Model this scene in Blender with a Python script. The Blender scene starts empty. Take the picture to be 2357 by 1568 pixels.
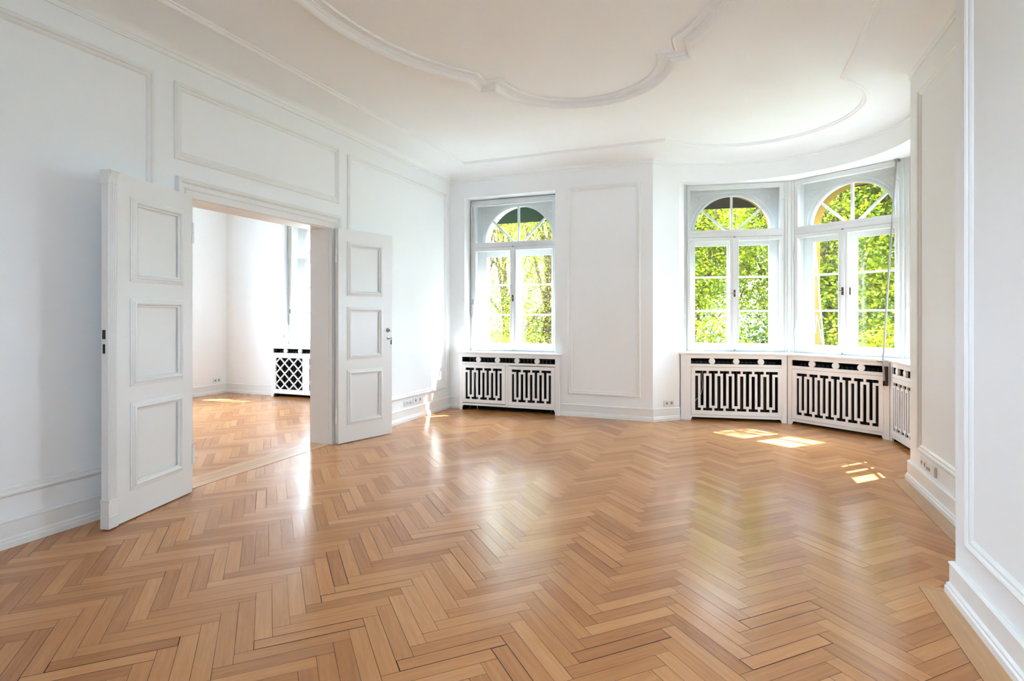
import bpy, math, random
import numpy as np
from mathutils import Vector, Matrix

random.seed(7)
rng = np.random.default_rng(11)
scene = bpy.context.scene
C = scene.collection
PI = math.pi


# ------------------------------------------------------------------ materials
def new_mat(name):
    m = bpy.data.materials.new(name)
    m.use_nodes = True
    nt = m.node_tree
    nt.nodes.clear()
    out = nt.nodes.new('ShaderNodeOutputMaterial')
    return m, nt, out


def N(nt, kind, **kw):
    n = nt.nodes.new(kind)
    for k, v in kw.items():
        if k.startswith('in_'):
            n.inputs[k[3:].replace('_', ' ')].default_value = v
        else:
            setattr(n, k, v)
    return n


def paint(name, col, rough=0.5, bump=0.0, scale=60.0, spec=0.5, metallic=0.0, vary=0.03):
    m, nt, out = new_mat(name)
    b = N(nt, 'ShaderNodeBsdfPrincipled')
    tc = N(nt, 'ShaderNodeTexCoord')
    nz = N(nt, 'ShaderNodeTexNoise')
    nz.inputs['Scale'].default_value = 3.0
    nz.inputs['Detail'].default_value = 3.0
    nt.links.new(tc.outputs['Object'], nz.inputs['Vector'])
    rmp = N(nt, 'ShaderNodeValToRGB')
    rmp.color_ramp.elements[0].position = 0.3
    rmp.color_ramp.elements[1].position = 0.7
    rmp.color_ramp.elements[0].color = (*[c * (1 - vary) for c in col], 1)
    rmp.color_ramp.elements[1].color = (*[min(1, c * (1 + vary)) for c in col], 1)
    nt.links.new(nz.outputs['Fac'], rmp.inputs['Fac'])
    nt.links.new(rmp.outputs['Color'], b.inputs['Base Color'])
    b.inputs['Roughness'].default_value = rough
    b.inputs['Metallic'].default_value = metallic
    b.inputs['Specular IOR Level'].default_value = spec
    if bump:
        n2 = N(nt, 'ShaderNodeTexNoise')
        n2.inputs['Scale'].default_value = scale
        n2.inputs['Detail'].default_value = 2.0
        nt.links.new(tc.outputs['Object'], n2.inputs['Vector'])
        bp = N(nt, 'ShaderNodeBump')
        bp.inputs['Strength'].default_value = bump
        bp.inputs['Distance'].default_value = 0.002
        nt.links.new(n2.outputs['Fac'], bp.inputs['Height'])
        nt.links.new(bp.outputs['Normal'], b.inputs['Normal'])
    nt.links.new(b.outputs['BSDF'], out.inputs['Surface'])
    return m


WALLPAINT = paint('wall_paint', (0.885, 0.898, 0.903), 0.75, 0.12, 90, 0.2, vary=0.006)
CEILPAINT = paint('ceiling_paint', (0.885, 0.898, 0.903), 0.8, 0.0, 60, 0.2, vary=0.006)
TRIM = paint('white_gloss_trim', (0.84, 0.84, 0.825), 0.35, 0.03, 120, 0.5, vary=0.006)
DOORW = paint('white_door_lacquer', (0.80, 0.795, 0.775), 0.38, 0.04, 120, 0.5, vary=0.008)
WINW = paint('white_window_paint', (0.74, 0.745, 0.74), 0.35, 0.02, 120, 0.5, vary=0.006)
COVERW = paint('white_cover_paint', (0.865, 0.87, 0.87), 0.4, 0.03, 120, 0.5, vary=0.008)
SILLW = paint('white_sill_lacquer', (0.85, 0.855, 0.85), 0.22, 0.0, 100, 0.5, vary=0.004)
BLACK = paint('black_radiator_paint', (0.012, 0.012, 0.013), 0.45, 0.0, 60, 0.4, vary=0.2)
RECESS_SHADE = paint('painted_recess_shade', (0.008, 0.007, 0.007), 0.9, 0.0, 60, 0.1, vary=0.2)  # colour stands in for the shade inside the covers
PLASTIC = paint('white_socket_plastic', (0.80, 0.80, 0.785), 0.3, 0.0, 60, 0.5, vary=0.004)
SOCKHOLE = paint('grey_socket_well', (0.34, 0.34, 0.34), 0.5, vary=0.02)
DARKHOLE = paint('dark_hole', (0.03, 0.03, 0.03), 0.7, vary=0.02)
NICKEL = paint('aged_nickel', (0.40, 0.36, 0.29), 0.32, 0.1, 200, 0.5, 1.0, vary=0.12)
BRONZE = paint('dark_bronze', (0.10, 0.075, 0.05), 0.42, 0.1, 200, 0.5, 0.8, vary=0.15)
STEEL = paint('grey_steel', (0.32, 0.33, 0.34), 0.35, 0.05, 200, 0.5, 0.9, vary=0.08)
GREYROD = paint('grey_rod_paint', (0.36, 0.33, 0.325), 0.4, vary=0.02)
GREYMETAL = paint('grey_track_metal', (0.30, 0.30, 0.29), 0.45, vary=0.03)
CORDW = paint('off_white_cord', (0.66, 0.64, 0.60), 0.8, vary=0.05)
CORDG = paint('grey_cord', (0.17, 0.17, 0.17), 0.8, vary=0.05)
TAGG = paint('green_tag_plastic', (0.02, 0.07, 0.03), 0.4, vary=0.05)
KEYM = paint('dark_key_steel', (0.08, 0.075, 0.07), 0.35, 0, 60, 0.5, 1.0, vary=0.05)
YELLOW = paint('yellow_render', (0.17, 0.092, 0.009), 0.9, 0.6, 70, 0.1, vary=0.06)
STONEW = paint('pale_reveal_render', (0.55, 0.55, 0.53), 0.9, 0.3, 70, 0.1, vary=0.03)
BARK = paint('bark', (0.055, 0.034, 0.022), 0.95, 0.9, 25, 0.1, vary=0.35)
GRASS = paint('grass', (0.035, 0.06, 0.008), 0.95, 0.8, 10, 0.1, vary=0.5)
AWNW = paint('white_awning_arm_paint', (0.42, 0.42, 0.40), 0.4, vary=0.02)
GREYHOUSE = paint('grey_house_render', (0.09, 0.10, 0.105), 0.9, vary=0.15)
HOUSEGLASS = paint('house_window_glass', (0.16, 0.18, 0.19), 0.1, vary=0.15)


def fabric(name, col, stripe):
    m, nt, out = new_mat(name)
    b = N(nt, 'ShaderNodeBsdfPrincipled')
    b.inputs['Roughness'].default_value = 0.9
    tc = N(nt, 'ShaderNodeTexCoord')
    w = N(nt, 'ShaderNodeTexWave')
    w.wave_type = 'BANDS'
    w.bands_direction = 'Z'
    w.inputs['Scale'].default_value = 7.0
    w.inputs['Distortion'].default_value = 0.4
    nt.links.new(tc.outputs['Object'], w.inputs['Vector'])
    mix = N(nt, 'ShaderNodeMix', data_type='RGBA')
    mix.inputs[6].default_value = (*col, 1)
    mix.inputs[7].default_value = (*stripe, 1)
    nt.links.new(w.outputs['Fac'], mix.inputs[0])
    nt.links.new(mix.outputs[2], b.inputs['Base Color'])
    tr = N(nt, 'ShaderNodeBsdfTranslucent')
    nt.links.new(mix.outputs[2], tr.inputs['Color'])
    ms = N(nt, 'ShaderNodeMixShader')
    ms.inputs[0].default_value = 0.35
    nt.links.new(b.outputs[0], ms.inputs[1])
    nt.links.new(tr.outputs[0], ms.inputs[2])
    nt.links.new(ms.outputs[0], out.inputs['Surface'])
    return m


AWNGREEN = fabric('green_awning_cloth', (0.012, 0.040, 0.016), (0.022, 0.062, 0.028))
AWNBROWN = fabric('olive_awning_cloth', (0.030, 0.024, 0.011), (0.036, 0.028, 0.013))


def glass_mat():
    m, nt, out = new_mat('window_glass')
    t = N(nt, 'ShaderNodeBsdfTransparent')
    t.inputs['Color'].default_value = (0.985, 0.99, 0.985, 1)
    g = N(nt, 'ShaderNodeBsdfGlossy')
    g.inputs['Roughness'].default_value = 0.02
    fr = N(nt, 'ShaderNodeLayerWeight')
    fr.inputs['Blend'].default_value = 0.5
    pw = N(nt, 'ShaderNodeMath', operation='POWER')
    pw.inputs[1].default_value = 5.0
    nt.links.new(fr.outputs['Facing'], pw.inputs[0])
    mp = N(nt, 'ShaderNodeMath', operation='MULTIPLY_ADD')
    mp.inputs[1].default_value = 0.85
    mp.inputs[2].default_value = 0.03
    nt.links.new(pw.outputs[0], mp.inputs[0])
    mx = N(nt, 'ShaderNodeMixShader')
    nt.links.new(mp.outputs[0], mx.inputs[0])
    nt.links.new(t.outputs[0], mx.inputs[1])
    nt.links.new(g.outputs[0], mx.inputs[2])
    nt.links.new(mx.outputs[0], out.inputs['Surface'])
    return m


GLASS = glass_mat()


def wood_mat(name, lo, mid, hi, rough=0.20, knots=False):
    m, nt, out = new_mat(name)
    b = N(nt, 'ShaderNodeBsdfPrincipled')
    at = N(nt, 'ShaderNodeAttribute', attribute_name='plank')
    uv = N(nt, 'ShaderNodeAttribute', attribute_name='grain')
    sp = N(nt, 'ShaderNodeSeparateXYZ')
    nt.links.new(uv.outputs['Vector'], sp.inputs[0])
    # long grain: stretch along the plank, offset by the plank's random number
    cb = N(nt, 'ShaderNodeCombineXYZ')
    mu = N(nt, 'ShaderNodeMath', operation='MULTIPLY')
    mu.inputs[1].default_value = 1.7
    nt.links.new(sp.outputs[0], mu.inputs[0])
    mv = N(nt, 'ShaderNodeMath', operation='MULTIPLY')
    mv.inputs[1].default_value = 26.0
    nt.links.new(sp.outputs[1], mv.inputs[0])
    mz = N(nt, 'ShaderNodeMath', operation='MULTIPLY')
    mz.inputs[1].default_value = 57.0
    nt.links.new(at.outputs['Fac'], mz.inputs[0])
    nt.links.new(mu.outputs[0], cb.inputs[0])
    nt.links.new(mv.outputs[0], cb.inputs[1])
    nt.links.new(mz.outputs[0], cb.inputs[2])
    n1 = N(nt, 'ShaderNodeTexNoise')
    n1.inputs['Scale'].default_value = 2.2
    n1.inputs['Detail'].default_value = 2.0
    n1.inputs['Distortion'].default_value = 0.4
    nt.links.new(cb.outputs[0], n1.inputs['Vector'])
    # fine pores
    cb2 = N(nt, 'ShaderNodeCombineXYZ')
    mu2 = N(nt, 'ShaderNodeMath', operation='MULTIPLY')
    mu2.inputs[1].default_value = 18.0
    nt.links.new(sp.outputs[0], mu2.inputs[0])
    mv2 = N(nt, 'ShaderNodeMath', operation='MULTIPLY')
    mv2.inputs[1].default_value = 260.0
    nt.links.new(sp.outputs[1], mv2.inputs[0])
    nt.links.new(mu2.outputs[0], cb2.inputs[0])
    nt.links.new(mv2.outputs[0], cb2.inputs[1])
    nt.links.new(mz.outputs[0], cb2.inputs[2])
    n2 = N(nt, 'ShaderNodeTexNoise')
    n2.inputs['Scale'].default_value = 1.0
    n2.inputs['Detail'].default_value = 2.0
    nt.links.new(cb2.outputs[0], n2.inputs['Vector'])
    # tone = 0.62*plank + 0.28*grain + 0.1*pores
    a1 = N(nt, 'ShaderNodeMath', operation='MULTIPLY')
    a1.inputs[1].default_value = 0.42
    nt.links.new(at.outputs['Fac'], a1.inputs[0])
    a2 = N(nt, 'ShaderNodeMath', operation='MULTIPLY_ADD')
    a2.inputs[1].default_value = 0.42
    nt.links.new(n1.outputs['Fac'], a2.inputs[0])
    nt.links.new(a1.outputs[0], a2.inputs[2])
    a3 = N(nt, 'ShaderNodeMath', operation='MULTIPLY_ADD')
    a3.inputs[1].default_value = 0.18
    nt.links.new(n2.outputs['Fac'], a3.inputs[0])
    nt.links.new(a2.outputs[0], a3.inputs[2])
    rp = N(nt, 'ShaderNodeValToRGB')
    cr = rp.color_ramp
    cr.elements[0].position = 0.18
    cr.elements[0].color = (*lo, 1)
    cr.elements[1].position = 1.0
    cr.elements[1].color = (*hi, 1)
    e = cr.elements.new(0.56)
    e.color = (*mid, 1)
    nt.links.new(a3.outputs[0], rp.inputs['Fac'])
    last = rp.outputs['Color']
    if knots:
        vo = N(nt, 'ShaderNodeTexVoronoi')
        vo.inputs['Scale'].default_value = 4.5
        nt.links.new(uv.outputs['Vector'], vo.inputs['Vector'])
        lt = N(nt, 'ShaderNodeMath', operation='LESS_THAN')
        lt.inputs[1].default_value = 0.045
        nt.links.new(vo.outputs['Distance'], lt.inputs[0])
        mk = N(nt, 'ShaderNodeMix', data_type='RGBA')
        mk.inputs[7].default_value = (0.06, 0.03, 0.015, 1)
        nt.links.new(lt.outputs[0], mk.inputs[0])
        nt.links.new(last, mk.inputs[6])
        last = mk.outputs[2]
    nt.links.new(last, b.inputs['Base Color'])
    rr = N(nt, 'ShaderNodeMapRange')
    rr.inputs['To Min'].default_value = rough
    rr.inputs['To Max'].default_value = rough + 0.03
    nt.links.new(n1.outputs['Fac'], rr.inputs['Value'])
    nt.links.new(rr.outputs[0], b.inputs['Roughness'])
    b.inputs['Specular IOR Level'].default_value = 0.42
    # every plank lies at its own tiny tilt
    wn = N(nt, 'ShaderNodeTexWhiteNoise', noise_dimensions='1D')
    nt.links.new(mz.outputs[0], wn.inputs['W'])
    sb = N(nt, 'ShaderNodeVectorMath', operation='SUBTRACT')
    sb.inputs[1].default_value = (.5, .5, .5)
    nt.links.new(wn.outputs['Color'], sb.inputs[0])
    scl = N(nt, 'ShaderNodeVectorMath', operation='SCALE')
    scl.inputs['Scale'].default_value = .010
    nt.links.new(sb.outputs[0], scl.inputs[0])
    ge = N(nt, 'ShaderNodeNewGeometry')
    ad = N(nt, 'ShaderNodeVectorMath', operation='ADD')
    nt.links.new(ge.outputs['Normal'], ad.inputs[0])
    nt.links.new(scl.outputs[0], ad.inputs[1])
    nm = N(nt, 'ShaderNodeVectorMath', operation='NORMALIZE')
    nt.links.new(ad.outputs[0], nm.inputs[0])
    nt.links.new(nm.outputs[0], b.inputs['Normal'])
    nt.links.new(b.outputs['BSDF'], out.inputs['Surface'])
    return m


PARQUET = wood_mat('parquet_wood', (0.37, 0.142, 0.043), (0.54, 0.240, 0.082), (0.70, 0.355, 0.142))
BORDERW = wood_mat('pine_border_wood', (0.42, 0.21, 0.085), (0.56, 0.31, 0.14), (0.66, 0.40, 0.20), 0.3, True)
GAP = paint('dark_floor_gap', (0.03, 0.014, 0.007), 0.9, vary=0.2)


def leaf_mat(name, stops, trans=0.55):
    m, nt, out = new_mat(name)
    at = N(nt, 'ShaderNodeAttribute', attribute_name='leaf')
    rp = N(nt, 'ShaderNodeValToRGB')
    cr = rp.color_ramp
    cr.elements[0].position = stops[0][0]
    cr.elements[0].color = (*stops[0][1], 1)
    cr.elements[1].position = stops[-1][0]
    cr.elements[1].color = (*stops[-1][1], 1)
    for p, c in stops[1:-1]:
        e = cr.elements.new(p)
        e.color = (*c, 1)
    nt.links.new(at.outputs['Fac'], rp.inputs['Fac'])
    d = N(nt, 'ShaderNodeBsdfPrincipled')
    d.inputs['Roughness'].default_value = 0.5
    d.inputs['Specular IOR Level'].default_value = 0.25
    nt.links.new(rp.outputs['Color'], d.inputs['Base Color'])
    t = N(nt, 'ShaderNodeBsdfTranslucent')
    nt.links.new(rp.outputs['Color'], t.inputs['Color'])
    mx = N(nt, 'ShaderNodeMixShader')
    mx.inputs[0].default_value = trans
    nt.links.new(d.outputs[0], mx.inputs[1])
    nt.links.new(t.outputs[0], mx.inputs[2])
    nt.links.new(mx.outputs[0], out.inputs['Surface'])
    return m


LK = 0.72


def lc(*c):
    return tuple(v * LK for v in c)


LEAF_LIME = leaf_mat('lime_leaves', [(0.0, lc(0.045, 0.085, 0.004)), (0.45, lc(0.19, 0.24, 0.004)), (0.8, lc(0.33, 0.34, 0.005)), (1.0, lc(0.46, 0.36, 0.006))])
LEAF_OLIVE = leaf_mat('olive_leaves', [(0.0, lc(0.045, 0.065, 0.005)), (0.45, lc(0.17, 0.20, 0.006)), (0.85, lc(0.32, 0.29, 0.008)), (1.0, lc(0.45, 0.24, 0.03))])
LEAF_GREEN = leaf_mat('green_leaves', [(0.0, lc(0.03, 0.07, 0.005)), (0.5, lc(0.12, 0.20, 0.006)), (0.9, lc(0.24, 0.29, 0.006)), (1.0, lc(0.40, 0.34, 0.008))])
LEAF_YELLOW = leaf_mat('yellowing_leaves', [(0.0, lc(0.07, 0.11, 0.005)), (0.4, lc(0.23, 0.27, 0.006)), (0.7, lc(0.50, 0.42, 0.006)), (1.0, lc(0.46, 0.15, 0.03))])


# ------------------------------------------------------------------ mesh helpers
class MB:
    def __init__(self):
        self.v, self.f = [], []

    def add(self, vs, fs):
        o = len(self.v)
        self.v += [tuple(p) for p in vs]
        self.f += [tuple(i + o for i in q) for q in fs]
        return self

    def box(self, x0, x1, y0, y1, z0, z1, M=None):
        vs = [Vector((x, y, z)) for x in (x0, x1) for y in (y0, y1) for z in (z0, z1)]
        if M is not None:
            vs = [M @ p for p in vs]
        fs = [(0, 1, 3, 2), (4, 6, 7, 5), (0, 4, 5, 1), (2, 3, 7, 6), (0, 2, 6, 4), (1, 5, 7, 3)]
        return self.add(vs, fs)

    def ring(self, x0, x1, z0, z1, wl, wr, wb, wt, y0, y1):
        """rectangular frame in the x/z plane between y0 and y1"""
        self.box(x0, x0 + wl, y0, y1, z0, z1)
        self.box(x1 - wr, x1, y0, y1, z0, z1)
        self.box(x0 + wl, x1 - wr, y0, y1, z0, z0 + wb)
        self.box(x0 + wl, x1 - wr, y0, y1, z1 - wt, z1)
        return self

    def prism(self, poly, z0, z1):
        """vertical prism over a plan polygon (ccw)"""
        n = len(poly)
        vs = [(p[0], p[1], z0) for p in poly] + [(p[0], p[1], z1) for p in poly]
        fs = [tuple(range(n - 1, -1, -1)), tuple(range(n, 2 * n))]
        for i in range(n):
            j = (i + 1) % n
            fs.append((i, j, n + j, n + i))
        return self.add(vs, fs)

    def sweep(self, path, prof, place, closed=False, loop=True, caps=True):
        """profile (o,h) swept along a 2D path with mitred corners; o to the left of the path; place(a,b,h)->xyz"""
        P = [Vector(p) for p in path]
        n = len(P)
        mit = []
        for i in range(n):
            a = P[i - 1] if (closed or i > 0) else None
            c = P[(i + 1) % n] if (closed or i < n - 1) else None
            d1 = (P[i] - a).normalized() if a is not None else None
            d2 = (c - P[i]).normalized() if c is not None else None
            if d1 is None:
                d1 = d2
            if d2 is None:
                d2 = d1
            n1, n2 = Vector((-d1.y, d1.x)), Vector((-d2.y, d2.x))
            k = 1 + n1.dot(n2)
            mit.append((n1 + n2) / max(k, 0.15))
        m = len(prof)
        vs = []
        for i in range(n):
            for o, h in prof:
                q = P[i] + mit[i] * o
                vs.append(place(q.x, q.y, h))
        fs = []
        for i in range(n if closed else n - 1):
            j = (i + 1) % n
            for k in range(m if loop else m - 1):
                l = (k + 1) % m
                fs.append((i * m + k, j * m + k, j * m + l, i * m + l))
        if not closed and caps and loop:
            fs.append(tuple(range(m)))
            fs.append(tuple((n - 1) * m + k for k in range(m - 1, -1, -1)))
        return self.add(vs, fs)

    def tube(self, pts, r, seg=10, caps=True):
        pts = [Vector(p) for p in pts]
        rs = r if isinstance(r, (list, tuple)) else [r] * len(pts)
        vs, fs = [], []
        up = None
        for i, p in enumerate(pts):
            d = (pts[min(i + 1, len(pts) - 1)] - pts[max(i - 1, 0)]).normalized()
            if up is None or abs(up.dot(d)) > 0.98:
                up = Vector((0, 0, 1)) if abs(d.z) < 0.9 else Vector((1, 0, 0))
            a = (up - d * up.dot(d)).normalized()
            b = d.cross(a)
            up = a
            for k in range(seg):
                t = 2 * PI * k / seg
                vs.append(p + (a * math.cos(t) + b * math.sin(t)) * rs[i])
        for i in range(len(pts) - 1):
            for k in range(seg):
                l = (k + 1) % seg
                fs.append((i * seg + k, i * seg + l, (i + 1) * seg + l, (i + 1) * seg + k))
        if caps:
            fs.append(tuple(range(seg - 1, -1, -1)))
            fs.append(tuple((len(pts) - 1) * seg + k for k in range(seg)))
        return self.add(vs, fs)

    def lathe(self, prof, c, axis, seg=24):
        """prof = [(r, t)] around an axis through c"""
        c, ax = Vector(c), Vector(axis).normalized()
        a = ax.orthogonal().normalized()
        b = ax.cross(a)
        vs, fs = [], []
        m = len(prof)
        for r, t in prof:
            for k in range(seg):
                w = 2 * PI * k / seg
                vs.append(c + ax * t + (a * math.cos(w) + b * math.sin(w)) * max(r, 1e-5))
        for i in range(m - 1):
            for k in range(seg):
                l = (k + 1) % seg
                fs.append((i * seg + k, i * seg + l, (i + 1) * seg + l, (i + 1) * seg + k))
        fs.append(tuple(range(seg - 1, -1, -1)))
        fs.append(tuple((m - 1) * seg + k for k in range(seg)))
        return self.add(vs, fs)

    def arch_slab(self, x0, x1, z0, z1, xc, R, zo0, zc, y0, y1, seg=28):
        """slab in x/z between y0,y1 with an opening: straight sides from zo0 to zc and a round head"""
        arc = [(xc + R * math.cos(PI - PI * i / seg), zc + R * math.sin(PI - PI * i / seg)) for i in range(seg + 1)]
        top = [(x0 + (x1 - x0) * i / seg, z1) for i in range(seg + 1)]
        inner = [(xc - R, zo0)] + arc + [(xc + R, zo0)]
        outer = [(x0, zo0)] + [(x0, zc)] + [(x0 + (x1 - x0) * i / seg, z1) for i in range(1, seg)] + [(x1, zc)] + [(x1, zo0)]
        vs, fs = [], []
        n = len(inner)
        for y in (y0, y1):
            vs += [(p[0], y, p[1]) for p in inner]
            vs += [(p[0], y, p[1]) for p in outer]
        for i in range(n - 1):
            fs.append((i, i + 1, n + i + 1, n + i))
            fs.append((2 * n + i, 3 * n + i, 3 * n + i + 1, 2 * n + i + 1))
            fs.append((i, 2 * n + i, 2 * n + i + 1, i + 1))
        self.add(vs, fs)
        # corners above the spring line and the strip under the opening
        for y in (y0, y1):
            self.add([(x0, y, zc), (x0, y, z1), (x0 + (x1 - x0) / seg, y, z1)], [(0, 1, 2)])
            self.add([(x1, y, zc), (x1, y, z1), (x1 - (x1 - x0) / seg, y, z1)], [(0, 1, 2)])
        if zo0 > z0:
            self.box(x0, x1, y0, y1, z0, zo0)
        self.add([(x0, y0, z0), (x0, y1, z0), (x0, y1, z1), (x0, y0, z1)], [(0, 1, 2, 3)])
        self.add([(x1, y0, z0), (x1, y1, z0), (x1, y1, z1), (x1, y0, z1)], [(3, 2, 1, 0)])
        self.add([(x0, y0, z1), (x1, y0, z1), (x1, y1, z1), (x0, y1, z1)], [(0, 1, 2, 3)])
        return self

    def build(self, name, mat, parent=None, off=(0, 0, 0), smooth=None, bevel=0.0, recalc=True):
        me = bpy.data.meshes.new(name)
        o = Vector(off)
        me.from_pydata([Vector(p) - o for p in self.v], [], self.f)
        if recalc:
            import bmesh
            bm = bmesh.new()
            bm.from_mesh(me)
            bmesh.ops.recalc_face_normals(bm, faces=bm.faces)
            bm.to_mesh(me)
            bm.free()
        me.materials.append(mat)
        if smooth is not None:
            me.shade_smooth()
            me.set_sharp_from_angle(angle=math.radians(smooth))
        ob = bpy.data.objects.new(name, me)
        C.objects.link(ob)
        if parent is not None:
            ob.parent = parent
        if bevel:
            bv = ob.modifiers.new('bevel', 'BEVEL')
            bv.width = bevel
            bv.segments = 2
            bv.limit_method = 'ANGLE'
            bv.angle_limit = math.radians(40)
        return ob


def tag(o, label, cat, group=None, kind=None):
    o['label'] = label
    o['category'] = cat
    if group:
        o['group'] = group
    if kind:
        o['kind'] = kind
    return o


def empty(name, loc, ang=0.0):
    o = bpy.data.objects.new(name, None)
    o.empty_display_size = 0.1
    o.location = loc
    o.rotation_euler = (0, 0, ang)
    C.objects.link(o)
    return o


def struct(o, label, cat):
    return tag(o, label, cat, kind='structure')


# ------------------------------------------------------------------ the plan
LA, LB = Vector((-4.115, -1.20)), Vector((-4.02, 7.60))        # left wall line
FA, FB = Vector((-4.02, 7.60)), Vector((-0.985, 7.545))       # far wall line
BC, BR = Vector((0.181, 6.578)), 1.514                        # round bay
RX1, RX2 = 1.40, 1.03                                         # right wall, nearer pier
RY2 = 3.41
BACKY = -1.20
ZC = 3.56                                                     # ceiling
ZTOP = 3.75


def bay(deg, r=BR):
    return Vector((BC.x + r * math.cos(math.radians(deg)), BC.y + r * math.sin(math.radians(deg))))


A0 = math.degrees(math.atan2(FB.y - BC.y, FB.x - BC.x))        # ~140
A1 = 124.5                                                    # bay wall ends at first bay window
A2 = -18.5
A3 = math.degrees(math.asin(-math.sqrt(BR ** 2 - (RX1 - BC.x) ** 2) / BR))
RC1 = Vector((RX1, BC.y - math.sqrt(BR ** 2 - (RX1 - BC.x) ** 2)))   # corner bay / right wall
arcL = [bay(A0 + (A1 - A0) * i / 8) for i in range(9)]
arcL[0] = FB.copy()
arcR = [bay(A2 + (A3 - A2) * i / 8) for i in range(9)]
arcR[-1] = RC1.copy()
arcAll = [bay(A0 + (A3 - A0) * i / 60) for i in range(61)]
arcAll[0] = FB.copy()
arcAll[-1] = RC1.copy()

P1, P2, P3 = Vector((-.656, 7.83)), Vector((.649, 8.054)), Vector((1.63, 7.385))
P4 = P3 + Vector((.068, -.998)) * 1.25


def frame2(a, b):
    e = (b - a).normalized()
    return e, Vector((-e.y, e.x))


# window openings: (left end of the frame in plan, direction, width)
e2, n2 = frame2(P1, P2)
e3, n3 = frame2(P2, P3)
e4, n4 = frame2(P3, P4)
W1L, W1E, W1W = Vector((-3.755, 7.80)), Vector((1, 0)), 1.40
W2L, W2E, W2W = P1 + n2 * .30 + e2 * .095, e2, 1.265
W3L, W3E, W3W = P2 + n3 * .30 + e3 * -.07, e3, 1.25
W4L, W4E, W4W = P3 + n4 * .30 + e4 * -.15, e4, 1.25
W0L, W0E, W0W = Vector((-7.33, 7.80)), Vector((1, 0)), 1.40


# ------------------------------------------------------------------ floors
def floor_mesh(name, inside, x0, y0, rngx, rngy):
    L, w = 0.457, 0.0735
    vs, fs, tint, gr = [], [], [], []
    r2 = math.sqrt(2)
    t2 = L * r2

    def put(u0, v0, u1, v1, along_u):
        cu, cv = (u0 + u1) / 2, (v0 + v1) / 2
        X, Y = (cu - cv) / r2 + x0, (cu + cv) / r2 + y0
        if not inside(X, Y):
            return
        wide = random.random() < 0.09
        g0, g1, g2_, g3 = [random.uniform(.0005, .0012) + (random.uniform(.0004, .0026) if wide else 0) for _ in range(4)]
        u0 += g0; u1 -= g1; v0 += g2_; v1 -= g3
        zt = random.uniform(-.00012, .00012)
        tx, ty = random.gauss(0, .0005), random.gauss(0, .0005)
        b = len(vs)
        rnd = random.random()
        gx, gy = random.uniform(0, 50), random.uniform(0, 50)
        for uu, vv in ((u0, v0), (u1, v0), (u1, v1), (u0, v1)):
            x, y = (uu - vv) / r2 + x0, (uu + vv) / r2 + y0
            vs.append((x, y, zt + tx * (uu - cu) + ty * (vv - cv)))
            gr.append(((uu - cu) + gx, (vv - cv) + gy, 0) if along_u else ((vv - cv) + gx, (uu - cu) + gy, 0))
        fs.append((b, b + 1, b + 2, b + 3))
        tint.append(rnd)

    for m in range(-14, 15):
        for k in range(-130, 131):
            ou, ov = k * w - m * L, k * w + m * L
            # quick reject
            X, Y = (ou - ov) / r2 + x0, (ou + ov) / r2 + y0
            if not (rngx[0] - 1 < X < rngx[1] + 1 and rngy[0] - 1 < Y < rngy[1] + 1):
                continue
            put(ou, ov, ou + L, ov + w, True)
            put(ou - w, ov, ou, ov + L, False)
    return vs, fs, tint, gr


def finish_floor(name, vs, fs, tint, gr, boards, base_poly):
    """planks, wide border boards and the dark underlay in one mesh"""
    nb = len(vs)
    mats = [0] * len(fs)
    for (quad, z, rnd, length_axis) in boards:
        b = len(vs)
        for q in quad:
            vs.append((q[0], q[1], z))
        for q in quad:
            vs.append((q[0], q[1], -.004))
        d = (Vector(quad[1]) - Vector(quad[0])).normalized()
        nrm = Vector((-d.y, d.x))
        for rep in range(2):
            for q in quad:
                qv = Vector(q)
                gr.append((qv.dot(d) + rnd * 9, qv.dot(nrm) + rnd * 5, 0))
        fs.append((b, b + 1, b + 2, b + 3))
        mats.append(1)
        tint.append(rnd)
        for i in range(4):
            j = (i + 1) % 4
            fs.append((b + i, b + j, b + 4 + j, b + 4 + i))
            mats.append(2)
            tint.append(rnd)
    b = len(vs)
    for q in base_poly:
        vs.append((q[0], q[1], -.0012))
        gr.append((0, 0, 0))
    fs.append(tuple(range(b, b + len(base_poly))))
    mats.append(2)
    tint.append(0.5)
    me = bpy.data.meshes.new(name)
    me.from_pydata(vs, [], fs)
    for m in (PARQUET, BORDERW, GAP):
        me.materials.append(m)
    me.polygons.foreach_set('material_index', mats)
    a = me.attributes.new('plank', 'FLOAT', 'FACE')
    a.data.foreach_set('value', tint)
    g = me.attributes.new('grain', 'FLOAT_VECTOR', 'POINT')
    g.data.foreach_set('vector', [c for p in gr for c in p])
    ob = bpy.data.objects.new(name, me)
    C.objects.link(ob)
    return ob


def in_main(x, y):
    if -4.12 < x < 1.5 and -1.3 < y < 7.75 and not (x > 1.35 and y < 3.3):
        return True
    return (Vector((x, y)) - BC).length < 2.1 and y > 5.2


FX0, FY0 = 0.074, 2.509
pl = floor_mesh('floor', in_main, FX0, FY0, (-4.3, 2.3), (-1.3, 8.6))
bb = .035
boards = []
x1, x2 = RX1 - bb, RX2 - bb
yc1, yc2 = RC1.y - .05, RY2 + .05
boards.append(([(x1 - .105, yc1 - .02), (x1 - .105, RY2 + .03), (x1 + .04, RY2 + .03), (x1 + .04, yc1 + .10)], .0022, .30, 0))
boards.append(([(x2 - .105, yc2), (x2 - .105, BACKY), (x2 + .04, BACKY), (x2 + .04, yc2 - .03)], .0022, .62, 0))
boards.append(([(x2 - .103, yc2 + .001), (x2 + .04, yc2 - .028), (x2 + .44, yc2 + .02), (x2 + .44, yc2 + .10)], .0021, .8, 0))
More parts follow.
